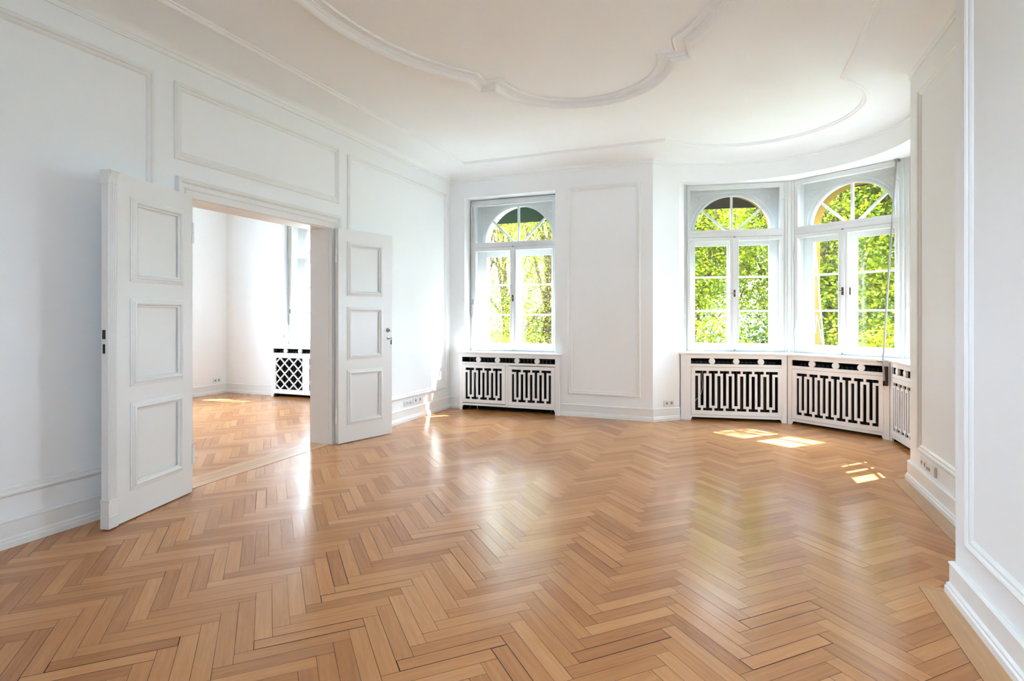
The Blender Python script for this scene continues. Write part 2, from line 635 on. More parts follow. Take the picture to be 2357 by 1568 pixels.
# threshold boards in the doorway
for i, (xa, xb) in enumerate(((-4.345, -4.255), (-4.253, -4.165), (-4.163, -4.06))):
    boards.append(([(xa, 3.27), (xb, 3.27), (xb, 4.92), (xa, 4.92)][1:] + [(xa, 3.27)], .0018, [.75, .35, .6][i], 0))
floor = finish_floor('floor', *pl, boards, [(-4.35, -1.3), (2.5, -1.3), (2.5, 8.7), (-4.35, 8.7)])
struct(floor, 'oiled herringbone parquet floor of the large room, running into the bay', 'floor')


def in_side(x, y):
    return -8.75 < x < -4.3 and .7 < y < 7.8


pl = floor_mesh('floor', in_side, FX0 - .11, FY0, (-8.8, -4.3), (.7, 7.8))
floor2 = finish_floor('floor.001', *pl, [], [(-8.8, .7), (-4.35, .7), (-4.35, 7.8), (-8.8, 7.8)])
struct(floor2, 'pale herringbone parquet floor seen through the open double doorway', 'floor')


# ------------------------------------------------------------------ walls
def wall_place(A, e, n):
    return lambda s, z, h: (A.x + e.x * s + n.x * h, A.y + e.y * s + n.y * h, z)


Le = (LB - LA).normalized()
Ln = Vector((Le.y, -Le.x))
Lang = math.atan2(Le.y, Le.x)
LM = Matrix.Translation((LA.x, LA.y, 0)) @ Matrix.Rotation(Lang, 4, 'Z')      # x along wall, -y into the room
DY0, DY1, DZ = 3.262, 4.925, 2.345


def ls(y):
    return (y - LA.y) / Le.y


wl = MB()
TH = .27
wl.box(0, ls(DY0) - .06, 0, TH, 0, ZTOP, LM)
wl.box(ls(DY1) + .06, ls(7.60) + .35, 0, TH, 0, ZTOP, LM)
wl.box(ls(DY0) - .06, ls(DY1) + .06, 0, TH, DZ + .06, ZTOP, LM)
o = wl.build('wall_left', WALLPAINT)
struct(o, 'long white panelled wall on the left pierced by the double doorway', 'wall')

wf = MB()
fy = lambda x: FA.y + (x - FA.x) * (FB.y - FA.y) / (FB.x - FA.x)
NL, NR, NZ, NB = -3.77, -2.335, 3.166, .80
wf.prism([(-4.3, fy(-4.3)), (NL, fy(NL)), (NL, 8.02), (-4.3, 8.02)], 0, ZTOP)
wf.prism([(NL, fy(NL)), (NR, fy(NR)), (NR, 8.02), (NL, 8.02)], NZ, ZTOP)
pier = [(NR, fy(NR)), (FB.x, FB.y)] + [(p.x, p.y) for p in arcL[1:]] + [(W2L.x - e2.x * .005, W2L.y - e2.y * .005), (W2L.x + n2.x * .25, W2L.y + n2.y * .25), (-1.0, 8.25), (NR, 8.02)]
wf.prism(pier, 0, ZTOP)
o = wf.build('wall_far', WALLPAINT, smooth=30)
struct(o, 'white far wall with the single window niche, rounding into the bay', 'wall')

# lintel drum over the bay windows and the right-hand bay wall
wb = MB()
outer = [bay(A0 + (A3 - A0) * i / 60, 2.06) for i in range(61)]
zl = 3.20
n = 61
vs = [(p.x, p.y, zl) for p in arcAll] + [(p.x, p.y, ZTOP) for p in arcAll] + [(p.x, p.y, zl) for p in outer]
fs = []
for i in range(n - 1):
    fs.append((i, i + 1, n + i + 1, n + i))
    fs.append((i, 2 * n + i, 2 * n + i + 1, i + 1))
wb.add(vs, fs)
right = [(p.x, p.y) for p in arcR]
e_end = W4L + W4E * W4W
wb.prism([(e_end.x + n4.x * .25, e_end.y + n4.y * .25), (e_end.x, e_end.y)] + right + [(2.2, RC1.y - .1), (2.3, 6.0)], 0, zl)
o = wb.build('wall_bay', WALLPAINT, smooth=30)
struct(o, 'curved white wall band over the bay windows', 'wall')

wr = MB()
wr.prism([(RX1, RY2 - .02), (RX1, RC1.y), (2.3, RC1.y), (2.3, RY2 - .02)][::-1], 0, ZTOP)
o = wr.build('wall_right', WALLPAINT)
struct(o, 'white panelled right wall beside the bay', 'wall')
wp = MB()
wp.prism([(RX2, BACKY - .2), (2.3, BACKY - .2), (2.3, RY2), (RX2, RY2)], 0, ZTOP)
o = wp.build('wall_right_pier', WALLPAINT)
struct(o, 'near white panelled pier at the right edge', 'wall')

# back wall, behind the camera
bk = MB()
BX0, BX1, BZ0, BZ1 = .12, .74, 1.30, 2.70  # unseen opening, added to let in fill light
bk.box(-4.4, BX0, BACKY - .3, BACKY, 0, ZTOP)
bk.box(BX1, 2.3, BACKY - .3, BACKY, 0, ZTOP)
bk.box(BX0, BX1, BACKY - .3, BACKY, 0, BZ0)
bk.box(BX0, BX1, BACKY - .3, BACKY, BZ1, ZTOP)
o = bk.build('wall_back', WALLPAINT)
struct(o, 'white wall behind the viewer with an added opening for fill light', 'wall')

# neighbouring room
SX, SY = -8.60, 7.60
sw = MB()
sw.box(SX - .2, SX, .5, 5.05, 0, ZTOP)
sw.box(SX - .2, SX, 5.75, 8.0, 0, ZTOP)
sw.box(SX - .2, SX, 5.05, 5.75, 0, .9)  # gap above this piece is added, out of view, for fill light
sw.box(SX - .2, SX, 5.05, 5.75, 3.1, ZTOP)
o = sw.build('wall_side_room_left', WALLPAINT)
struct(o, 'white end wall of the next room seen through the doorway', 'wall')
sw = MB()
sw.box(SX - .2, -7.37, SY, 8.02, 0, ZTOP)
sw.box(-5.87, -4.3, SY, 8.02, 0, ZTOP)
sw.box(-7.37, -5.87, SY, 8.02, NZ + .03, ZTOP)
o = sw.build('wall_side_room_far', WALLPAINT)
struct(o, 'white window wall of the next room', 'wall')
sw = MB()
sw.box(SX - .2, -4.3, .5, .8, 0, ZTOP)
o = sw.build('wall_side_room_back', WALLPAINT)
struct(o, 'white wall of the next room hidden beside the near door leaf', 'wall')

# ceilings
cl = MB()
cl.prism([(-4.4, BACKY - .4), (2.3, BACKY - .4), (2.3, RC1.y - .2)] + [tuple(bay(-20 + 150 * i / 30, 2.06)) for i in range(31)] + [(-1.2, 8.2), (-4.4, 8.2)], ZC, ZC + .3)
o = cl.build('ceiling', CEILPAINT)
struct(o, 'white plaster ceiling of the large room', 'ceiling')
cl = MB()
cl.box(SX - .3, -4.401, .3, 8.2, ZC, ZC + .3)
o = cl.build('ceiling.001', CEILPAINT)
struct(o, 'white ceiling of the next room', 'ceiling')

# ------------------------------------------------------------------ cornice (cove) round the room
plane = lambda a, b, h: (a, b, h)
cove = [(0, 3.405), (.012, 3.405), (.016, 3.418), (.010, 3.428), (.010, 3.440), (.018, 3.446)]
for i in range(1, 13):
    t = (PI / 2) * i / 12
    cove.append((.018 + .425 * (1 - math.cos(t)), 3.446 + .095 * math.sin(t)))
cove += [(.447, 3.530), (.462, 3.526), (.472, 3.532), (.478, 3.546), (.492, 3.548), (.497, ZC + .01), (0, ZC + .01)]
RXb = Vector((RX1, RY2 - .02))
path = [Vector((LA.x, BACKY)), FA.copy()] + [p for p in arcAll] + [RXb]
# the room lies to the right of this path, so run it backwards (room on the left)
path = path[::-1]
tr = MB()
tr.sweep([(p.x, p.y) for p in path], cove, plane)
o = tr.build('trim_1', CEILPAINT, smooth=28)
struct(o, 'shallow white cove cornice running round the ceiling', 'cornice')

# nearer pier has the same cornice
tr = MB()
tr.sweep([(RX2, BACKY), (RX2, RY2 + .0)], cove, plane)
o = tr.build('trim_2', CEILPAINT, smooth=28)
struct(o, 'white cove cornice above the near right pier', 'cornice')

# ------------------------------------------------------------------ stucco ornament on the ceiling
OX, OY = -1.277, 3.20


# far lobe (circle r .69), stepped corners, long side arcs (r 2.0); the outline at distance o outside the inner bead
SR, SXC = 2.007, -2.605 + 2.007          # left side arc: radius, centre x
NX, NY = -2.112, 4.705                   # stepped corner
LR, LY = .69, 4.755                      # lobe radius and centre


def outline(o):
    quarter = []                         # left side from the middle to the far lobe's crown
    ya = math.sqrt((SR + o) ** 2 - (NX - o - SXC) ** 2)
    a_ = math.atan2(ya, NX - o - SXC)
    for i in range(25):
        t_ = PI + (a_ - PI) * i / 24
        quarter.append((SXC + (SR + o) * math.cos(t_), OY + (SR + o) * math.sin(t_)))
    quarter.append((NX - o, NY + o))
    r_ = LR + o
    y0_ = NY + o - LY
    b0 = PI - math.asin(y0_ / r_)
    for i in range(29):
        t_ = b0 + (PI / 2 - b0) * i / 28
        quarter.append((OX + r_ * math.cos(t_), LY + r_ * math.sin(t_)))
    right_ = [(2 * OX - p[0], p[1]) for p in quarter[:-1][::-1]]
    far = quarter + right_
    near = [(p[0], 2 * OY - p[1]) for p in far[1:-1][::-1]]
    return far + near


prof = [(0, 0), (0, .017), (.004, .020), (.011, .018), (.014, .005), (.077, .005), (.077, .014), (.087, .015), (.088, .024), (.096, .025),
        (.098, .033), (.103, .043), (.111, .050), (.122, .055), (.134, .057), (.142, .056), (.145, .048), (.145, -.004), (0, -.004)]
tr = MB()
loops = [outline(o_) for o_, h_ in prof]
nl, mp_ = len(loops[0]), len(prof)
vs = [(loops[k][i][0], loops[k][i][1], ZC - prof[k][1]) for i in range(nl) for k in range(mp_)]
fs = [(i * mp_ + k, ((i + 1) % nl) * mp_ + k, ((i + 1) % nl) * mp_ + (k + 1) % mp_, i * mp_ + (k + 1) % mp_) for i in range(nl) for k in range(mp_)]
tr.add(vs, fs)
o = tr.build('trim_3', CEILPAINT, smooth=28)
struct(o, 'white stucco ceiling ornament of lobes and stepped corners', 'ceiling ornament')

# ------------------------------------------------------------------ baseboards
base = [(0, 0), (.036, 0), (.036, .034), (.030, .042), (.030, .052), (.022, .060), (.020, .064), (.020, .150), (.024, .153), (.024, .160), (.016, .166), (.010, .170), (0, .170)]


def baseboard(name, pts, label):
    m = MB()
    m.sweep([(p[0], p[1]) for p in pts], base, plane)
    o = m.build(name, TRIM, smooth=25)
    struct(o, label, 'baseboard')
    return o


# path direction with the room on the left
Lp = lambda y: (LA.x + Le.x * ls(y), y)
baseboard('baseboard_left_near', [Lp(DY0 - .147), Lp(BACKY)], 'tall white baseboard left of the double doorway')
cov1x0, cov1x1 = -3.80, -2.262
baseboard('baseboard_left_far', [(cov1x0 + .02, fy(cov1x0)), (FA.x, FA.y), Lp(DY1 + .147)], 'tall white baseboard between the double doorway and the corner')
baseboard('baseboard_far', [(p.x, p.y) for p in arcL[::-1]] + [(cov1x1 - .02, fy(cov1x1))], 'tall white baseboard under the wall panel between window and bay')
baseboard('baseboard_right', [(RX1, RY2), (RX1, RC1.y)] + [(p.x, p.y) for p in arcR[::-1][1:]], 'tall white baseboard under the right wall sockets')
baseboard('baseboard_right_pier', [(RX2, BACKY), (RX2, RY2), (RX1, RY2)], 'tall white baseboard of the near right pier')
baseboard('baseboard_side_room', [(-7.34, SY), (SX, SY), (SX, .8)], 'white baseboard of the next room seen through the doorway')

# ------------------------------------------------------------------ wall panel mouldings
pm = [(0, 0), (0, .010), (.005, .014), (.012, .021), (.022, .024), (.031, .020), (.036, .012), (.044, .011), (.050, .013), (.056, .009), (.062, .004), (.064, 0)]


def panel(name, A, e, n, s0, s1, z0, z1, label):
    m = MB()
    m.sweep([(s0, z0), (s1, z0), (s1, z1), (s0, z1)], pm, wall_place(A, e, n), closed=True)
    o = m.build(name, TRIM, smooth=30)
    struct(o, label, 'wall moulding')
    return o


panel('trim_4', LA, Le, Ln, .15, ls(2.945), .302, 3.245, 'white moulding frame of the left wall behind the near door leaf')
panel('trim_5', LA, Le, Ln, ls(3.105), ls(5.045), 2.63, 3.238, 'white moulding frame over the double doorway')
panel('trim_6', LA, Le, Ln, ls(5.19), ls(7.475), .302, 3.215, 'white moulding frame of the left wall beside the far corner')
Fe = (FB - FA).normalized()
Fn = Vector((Fe.y, -Fe.x))
fs_ = lambda x: (x - FA.x) / Fe.x
panel('trim_7', FA, Fe, Fn, fs_(-2.148), fs_(-1.145), .302, 3.182, 'white moulding frame between the single window and the bay')
Re = Vector((0, -1))
Rn = Vector((-1, 0))
panel('trim_8', RC1, Re, Rn, RC1.y - 5.43, RC1.y - 3.55, .302, 3.225, 'white moulding frame of the right wall above the sockets')
R2 = Vector((RX2, RY2))
panel('trim_9', R2, Re, Rn, RY2 - 3.245, RY2 + 1.05, .299, 3.235, 'white moulding frame on the near right pier')

# ------------------------------------------------------------------ door casing and lining
dp = wall_place(LA, Le, Ln)
cas = [(0, 0), (0, .014), (.006, .020), (.014, .017), (.017, .010), (.046, .010), (.050, .020), (.058, .028), (.068, .036), (.078, .038), (.084, .034), (.087, .024), (.087, 0)]
m = MB()
i0, i1, it = ls(DY0) - .057, ls(DY1) + .057, DZ + .058
m.sweep([(i0, 0), (i0, it), (i1, it), (i1, 0)], cas, dp)
# flat frame face, rebate and lining through the wall
for s0, s1, z0, z1 in ((i0 + .001, ls(DY0), 0, it), (ls(DY1), i1 - .001, 0, it), (ls(DY0), ls(DY1), DZ, it)):
    m.box(s0, s1, -.007, .034, z0, z1, LM)
g = .008
for s0, s1, z0, z1 in ((i0 + .001, ls(DY0) + g, 0, it), (ls(DY1) - g, i1 - .001, 0, it), (ls(DY0) + g, ls(DY1) - g, DZ - g, it)):
    m.box(s0, s1, .034, TH + .012, z0, z1, LM)
o = m.build('trim_10', DOORW, smooth=30)
struct(o, 'white moulded casing and deep lining of the double doorway', 'door casing')

# ------------------------------------------------------------------ door leaves
dm = [(0, 0), (0, .006), (.006, .009), (.010, .009), (.012, .013), (.020, .015), (.024, .021), (.034, .024), (.041, .019), (.044, .010), (.048, .006), (.056, .005), (.058, 0)]


def door_leaf(name, hx, hy, fx, fy_, fsgn, panels, ztop, label, strip=False):
    a, b = Vector((hx, hy)), Vector((fx, fy_))
    e = (b - a).normalized()
    Ld = (b - a).length
    root = empty(name, (hx, hy, .008), math.atan2(e.y, e.x))
    tag(root, label, 'door', kind='structure')
    off = (0, 0, .008)
    t = .046
    fr = MB()
    ys = sorted((0, -fsgn * t))
    # stiles and rails with the panels set back 8 mm
    w0, w1 = panels[0][0] + .05, panels[0][1] - .05
    zs = sorted([p[2] for p in panels] + [p[3] for p in panels])
    fr.box(0, w0, ys[0], ys[1], .008, ztop)
    fr.box(w1, Ld, ys[0], ys[1], .008, ztop)
    cuts = [.008] + [z + (.05 if i % 2 == 0 else -.05) for i, z in enumerate(zs)] + [ztop]
    for i in range(0, len(cuts), 2):
        fr.box(w0, w1, ys[0], ys[1], cuts[i], cuts[i + 1])
    fr.build('frame', DOORW, root, off)
    for s0, s1, z0, z1 in panels:
        pn = MB()
        yy = sorted((-fsgn * .010, -fsgn * (t - .010)))
        pn.box(s0 + .05, s1 - .05, yy[0], yy[1], z0 + .05, z1 - .05)
        pn.build('panel', DOORW, root, off)
        ml = MB()
        ml.sweep([(s0, z0), (s1, z0), (s1, z1), (s0, z1)], [(o_, h) for o_, h in dm], lambda s, z, h: (s, fsgn * h, z), closed=True)
        ml.sweep([(s0, z0), (s1, z0), (s1, z1), (s0, z1)], [(o_, h) for o_, h in dm], lambda s, z, h: (s, -fsgn * (t + h), z), closed=True)
        ml.build('panel_moulding', DOORW, root, off, smooth=30)
    return root, Ld, off, t


pL = [(.100, .607, .205, .800), (.100, .607, .912, 1.515), (.100, .607, 1.630, 2.210)]
d1, Ld1, off, t = door_leaf('door_1', -3.973, 3.186, -3.782, 2.423, 1, pL, 2.348, 'near white door leaf with fluted closing strip, swung against the left wall')
# fluted astragal with base block and capital, along the free edge
st = MB()
x0, x1 = Ld1 - .066, Ld1 + .004
nfl = 4
pr = [(x0, 0)]
wfl = (x1 - x0 - .004) / nfl
for k in range(nfl):
    xa = x0 + .002 + k * wfl
    for j in range(5):
        tt = PI * j / 4
        pr.append((xa + wfl * (.5 - .5 * math.cos(tt)) * .86 + wfl * .07, .004 + .009 * math.sin(tt)))
pr += [(x1, .004), (x1, -.012), (x0, -.012)]
nv = len(pr)
vs = [(p[0], p[1], .19) for p in pr] + [(p[0], p[1], 2.262) for p in pr]
fs = [tuple(range(nv - 1, -1, -1)), tuple(range(nv, 2 * nv))] + [(i, (i + 1) % nv, nv + (i + 1) % nv, nv + i) for i in range(nv)]
st.add(vs, fs)
st.build('fluted_strip', DOORW, d1, off, smooth=50)
bs = MB()
bs.box(x0 - .002, x1 + .004, -.048, .016, .008, .088)
bs.box(x0 - .001, x1 + .003, -.047, .014, .088, .190)
bs.box(x0 - .003, x1 + .005, -.049, .019, .182, .198)
bs.box(x0 - .002, x1 + .004, -.048, .018, .084, .090)
bs.build('strip_base', DOORW, d1, off, bevel=.002)
cp = MB()
for k in range(5):
    xa = x0 + .002 + (x1 - x0 - .004) * k / 5
    xb = xa + (x1 - x0 - .004) / 5 - .002
    pts = [(0.012, 2.262), (.013, 2.285), (.017, 2.31), (.026, 2.33), (.030, 2.338)]
    for j in range(len(pts) - 1):
        (h0, z0), (h1, z1) = pts[j], pts[j + 1]
        cp.add([(xa, -.01, z0), (xb, -.01, z0), (xb, h0, z0), (xa, h0, z0), (xa, -.01, z1), (xb, -.01, z1), (xb, h1, z1), (xa, h1, z1)],
               [(0, 1, 2, 3), (7, 6, 5, 4), (0, 4, 5, 1), (2, 6, 7, 3), (0, 3, 7, 4), (1, 5, 6, 2)])
cp.box(x0 - .008, x1 + .004, -.012, .030, 2.340, 2.348)
cp.box(x1 - .006, x1 + .004, -.048, .012, 2.255, 2.348)
cp.build('strip_capital', DOORW, d1, off)
lk = MB()
lk.box(Ld1 - .002, Ld1 + .0045, -.036, -.016, 1.245, 1.305)
lk.box(Ld1 - .002, Ld1 + .0045, -.033, -.019, 1.150, 1.212)
lk.build('lock_slots', DARKHOLE, d1, off)
hg = MB()
for zc in (.31, 2.05):
    hg.tube([(-.006, .004, zc - .08), (-.006, .004, zc - .002)], .010, 12)
    hg.tube([(-.006, .004, zc + .002), (-.006, .004, zc + .08)], .009, 12)
hg.build('hinges', DOORW, d1, off, smooth=40)

pR = [(.111, .602, .195, .795), (.111, .602, .907, 1.497), (.111, .602, 1.615, 2.212)]
d2, Ld2, off, t = door_leaf('door_2', -3.969, 4.944, -3.762, 5.652, -1, pR, 2.343, 'far white door leaf with small knob and key, open beside the corner window')
for zc in (.314, 2.049):
    hg = MB()
    hg.tube([(-.020, .016, zc - .082), (-.020, .016, zc - .003)], [.0105, .0115], 12)
    hg.tube([(-.018, .014, zc + .001), (-.018, .014, zc + .070), (-.018, .014, zc + .084)], [.0105, .0105, .006], 12)
    hg.build('hinge', DOORW, d2, off, smooth=40)
kn = MB()
kn.lathe([(.026, 0), (.026, .004), (.022, .007), (.012, .009), (.009, .014), (.009, .028), (.013, .034), (.0165, .042), (.013, .050), (.0, .053)], (.676, 0, 1.226), (0, -1, 0), 22)
kn.build('knob', NICKEL, d2, off, smooth=35)
es = MB()
es.lathe([(.021, 0), (.021, .003), (.016, .005), (.0, .005)], (.684, 0, 1.133), (0, -1, 0), 22)
es.build('keyhole_plate', NICKEL, d2, off, smooth=35)

# key with tag hanging from the far leaf's lock
e_ = (Vector((-3.762, 5.652)) - Vector((-3.969, 4.944))).normalized()
nrm = Vector((e_.y, -e_.x))
kp = Vector((-3.969, 4.944)) + e_ * .684
kroot = empty('key', (kp.x, kp.y, 1.13), math.atan2(e_.y, e_.x))
tag(kroot, 'small key with green tag sticking in the far door leaf lock', 'key')
k = MB()
k.tube([(0, -.005, 0), (0, -.040, 0)], .0032, 8)
k.tube([(.011 * math.cos(2 * PI * i / 14), -.050 + .0 * i, .0 + .011 * math.sin(2 * PI * i / 14)) for i in range(15)], .0026, 6)
k.build('key_shaft', KEYM, kroot, smooth=40)
k = MB()
k.box(-.0085, .0085, -.0535, -.0475, -.071, -.018)
tg = k.build('key_tag', TAGG, kroot, bevel=.0015)
tg['label'] = 'dark green plastic tag'


# ------------------------------------------------------------------ windows
PW2 = dict(os=.057, ms=.058, zb=.905, zt=3.225, lo=(.977, 2.420), up=(2.572, 3.130), tr=(2.475, 2.535), o0=.143, om=.058, oz=(1.008, 2.375), mun=(1.460, 1.935), zc=2.568, R=.503, do=.20)
PW1 = dict(os=.085, ms=.047, zb=.862, zt=3.150, lo=(.938, 2.372), up=(2.505, 3.063), tr=(2.432, 2.472), o0=.172, om=.048, oz=(.972, 2.305), mun=(1.409, 1.865), zc=2.520, R=.545, do=.20)


def window(name, Lp_, E, W, P, label, outer_handle=False):
    zb, zt = P['zb'], P['zt']
    root = empty(name, (Lp_.x, Lp_.y, zb), math.atan2(E.y, E.x))
    tag(root, label, 'window', kind='structure')
    off = (0, 0, zb)
    os_, ms, mid = P['os'], P['ms'], W / 2
    do = P['do']
    B = lambda nm, mb, mat=WINW, par=root, of=off, **k: mb.build(nm, mat, par, of, **k)
    # fixed frame and the box behind it
    m = MB()
    sv = os_ - .040
    m.ring(0, W, zb, zt, sv + .008, sv + .008, .045, .045, -.004, .05)
    m.ring(-.02, W + .02, zb - .02, zt + .02, .040, .040, .05, .05, .05, do + .07)
    m.box(sv, W - sv, -.012, .050, P['tr'][0], P['tr'][1])
    m.box(.02, W - .02, .05, do + .06, P['tr'][0] + .0, P['tr'][1] + .01)
    B('frame', m, bevel=.002)
    # inner top light
    m = MB()
    u0, u1 = P['up']
    m.ring(sv, W - sv, P['tr'][1], zt - .035, .040, .040, u0 - P['tr'][1], zt - .035 - u1, -.020, .032)
    bead = [(0, 0), (.0, .004), (.006, .007), (.012, .002), (.012, 0)]
    m.sweep([(os_ - .012, u0 - .012), (W - os_ + .012, u0 - .012), (W - os_ + .012, u1 + .012), (os_ - .012, u1 + .012)], bead, lambda a, b, h: (a, -.020 - h, b), closed=True)
    tl = B('top_light', m, bevel=.002)
    m = MB()
    m.box(os_ - .004, W - os_ + .004, .002, .006, u0 - .004, u1 + .004)
    B('glass_pane', m, GLASS, tl)
    # inner casements
    l0, l1 = P['lo']
    zb0 = zb + .022
    zt0 = P['tr'][0] - .004
    for side in (0, 1):
        m = MB()
        if side == 0:
            xa, xb, wl_, wr_ = sv, mid - .004, .040, ms - .004
        else:
            xa, xb, wl_, wr_ = mid - .002, W - sv, ms + .002, .040
        m.ring(xa, xb, zb0, zt0, wl_, wr_, l0 - zb0, zt0 - l1, -.022, .032)
        m.sweep([(xa + wl_ - .012, l0 - .012), (xb - wr_ + .012, l0 - .012), (xb - wr_ + .012, l1 + .012), (xa + wl_ - .012, l1 + .012)], bead, lambda a, b, h: (a, -.022 - h, b), closed=True)
        if side == 1:
            m.box(mid - .022, mid + .022, -.032, -.022, zb0, zt0)
        cs = B('casement', m, bevel=.002)
        m = MB()
        m.box(xa + wl_ - .004, xb - wr_ + .004, .002, .006, l0 - .004, l1 + .004)
        B('glass_pane', m, GLASS, cs)
        for zc in (l0 + .12 * (l1 - l0), l0 + .84 * (l1 - l0)):
            m = MB()
            xh = sv - .001 if side == 0 else W - sv + .001
            m.tube([(xh, -.026, zc - .055), (xh, -.026, zc - .001)], .0075, 10)
            m.tube([(xh, -.026, zc + .001), (xh, -.026, zc + .055)], .0068, 10)
            B('hinge', m, WINW, cs, smooth=40)
    # outer casements with glazing bars
    oa, om = P['o0'], P['om']
    oz0, oz1 = P['oz']
    y0, y1 = do, do + .042
    for side in (0, 1):
        m = MB()
        if side == 0:
            xa, xb, wl_, wr_ = .02, mid, oa - .02, om
        else:
            xa, xb, wl_, wr_ = mid, W - .02, om, oa - .02
        m.ring(xa, xb, zb + .02, P['tr'][0] + .02, wl_, wr_, oz0 - zb - .02, P['tr'][0] + .02 - oz1, y0, y1)
        for zm in P['mun']:
            m.box(xa + wl_, xb - wr_, y0 + .004, y1 - .004, zm - .013, zm + .013)
        oc = B('outer_casement', m, bevel=.003)
        m = MB()
        m.box(xa + wl_ - .004, xb - wr_ + .004, y0 + .018, y0 + .022, oz0 - .004, oz1 + .004)
        B('glass_pane', m, GLASS, oc)
    # outer arched top light with fan bars and carved spandrels
    zc, R = P['zc'], P['R']
    m = MB()
    m.arch_slab(.02, W - .02, P['tr'][0] + .02, zt + .01, mid, R, P['tr'][1] + .042, zc, y0, y1)
    half = [(R + .004, 0), (R + .004, .010), (R + .014, .014), (R + .030, .012), (R + .040, .005), (R + .055, .003), (R + .058, .010), (R + .070, .012), (R + .076, .0)]

    def ringarc(prof_, seg=30):
        vs_, fs_2 = [], []
        mm = len(prof_)
        for i in range(seg + 1):
            t_ = PI - PI * i / seg
            for r_, h_ in prof_:
                vs_.append((mid + r_ * math.cos(t_), y0 - h_, zc + r_ * math.sin(t_)))
        for i in range(seg):
            for q in range(mm):
                l_ = (q + 1) % mm
                fs_2.append((i * mm + q, (i + 1) * mm + q, (i + 1) * mm + l_, i * mm + l_))
        fs_2.append(tuple(range(mm)))
        fs_2.append(tuple(seg * mm + q for q in range(mm - 1, -1, -1)))
        m.add(vs_, fs_2)

    ringarc([p for p in half if zc + p[0] < zt - .02])
    ap = B('arch_panel', m, smooth=30)
    for sx_ in (-1, 1):
        cx_, cz_ = mid + sx_ * (W / 2 - .150 - (os_ - .057)), P['up'][1] - .095
        m = MB()
        m.lathe([(.052, 0), (.052, .006), (.046, .010), (.038, .008), (.034, .003), (.026, .003), (.022, .008), (.012, .012), (0, .014)], (cx_, y0, cz_), (0, -1, 0), 26)
        B('rosette', m, WINW, ap, smooth=35)
        # raised spandrel border: two straight lips
        m = MB()
        xo, zo = mid + sx_ * (W / 2 - .085 - (os_ - .057)), P['up'][1] - .030
        xi = mid + sx_ * R * .42
        m.box(min(xo, xi), max(xo, xi), y0 - .007, y0, zo - .005, zo + .005)
        m.box(xo - .005, xo + .005, y0 - .007, y0, zo - .30, zo)
        B('spandrel_lip', m, WINW, ap)
    zs0 = P['tr'][1] + .03
    bars = MB()
    bars.box(mid - .015, mid + .015, y0 + .002, y1 - .002, zs0, zc + R + .004)
    for sx_ in (-1, 1):
        p0 = Vector((mid + sx_ * .05, 0, zs0))
        ang = math.radians(90 - sx_ * 51)
        p1 = Vector((mid + (R + .004) * math.cos(ang), 0, zc + (R + .004) * math.sin(ang)))
        d = (p1 - p0).normalized()
        q = Vector((-d.z, 0, d.x)) * .014
        yy = (y0 + .002, y1 - .002)
        vs_ = [Vector((p.x, y, p.z)) for y in yy for p in (p0 - q, p0 + q, p1 + q, p1 - q)]
        bars.add(vs_, [(0, 1, 2, 3), (7, 6, 5, 4), (0, 4, 5, 1), (1, 5, 6, 2), (2, 6, 7, 3), (3, 7, 4, 0)])
    B('glazing_bars', bars, WINW, ap)
    m = MB()
    arc = [(mid + (R + .006) * math.cos(PI - PI * i / 24), zc + (R + .006) * math.sin(PI - PI * i / 24)) for i in range(25)]
    pts = [(mid - R - .004, zs0)] + arc + [(mid + R + .004, zs0)]
    k_ = len(pts)
    m.add([(p[0], y0 + .018, p[1]) for p in pts] + [(p[0], y0 + .022, p[1]) for p in pts],
          [tuple(range(k_)), tuple(range(2 * k_ - 1, k_ - 1, -1))] + [(i, (i + 1) % k_, k_ + (i + 1) % k_, k_ + i) for i in range(k_)])
    B('glass_pane', m, GLASS, ap)
    # handle, latches
    m = MB()
    hz = zb + .795
    m.box(mid - .0125, mid + .0125, -.037, -.032, hz - .048, hz + .048)
    hp = B('handle', m, BRONZE, bevel=.001)
    hp['label'] = 'dark bronze window handle'
    m = MB()
    m.tube([(mid, -.034, hz), (mid, -.058, hz)], .0065, 10)
    m.tube([(mid + .004, -.060, hz), (mid - .018, -.062, hz + .001), (mid - .045, -.060, hz + .002), (mid - .060, -.056, hz + .001)], [.008, .0105, .010, .004], 12)
    B('lever', m, NICKEL, hp, smooth=40)
    for xl in (.31, .71):
        m = MB()
        xc_, zl_ = W * xl, P['tr'][1] - .012
        m.box(xc_ - .030, xc_ + .030, -.026, -.012, zl_ - .010, zl_ + .006)
        m.tube([(xc_ + .010, -.026, zl_ - .002), (xc_ + .010, -.040, zl_ - .003), (xc_ + .040, -.044, zl_ - .001)], .0045, 8)
        B('latch', m, WINW, bevel=.002)
    for sx_ in (-1, 1):
        m = MB()
        xh, zh = mid + sx_ * (W / 2 - sv - .012), u0 + .70 * (u1 - u0)
        m.tube([(xh, -.020, zh), (xh, -.036, zh + .002), (xh + sx_ * .030, -.040, zh + .004), (xh + sx_ * .036, -.034, zh - .012)], .0045, 8)
        m.tube([(xh + sx_ * .004, -.020, zh - .085), (xh + sx_ * .004, -.030, zh - .085)], .010, 10)
        B('stay_hook', m, WINW, smooth=40)
    if outer_handle:
        m = MB()
        m.box(mid + .074, mid + .094, -.0265, -.022, hz - .050, hz + .045)
        B('striker_plate', m, BRONZE, bevel=.001)
    m = MB()
    m.box(mid - .012, mid + .012, -.040, -.022, zt0 - .012, zt0 + .006)
    m.box(mid - .012, mid + .012, -.040, -.022, zb0 - .008, zb0 + .010)
    B('bolt', m, STEEL, bevel=.001)
    return root


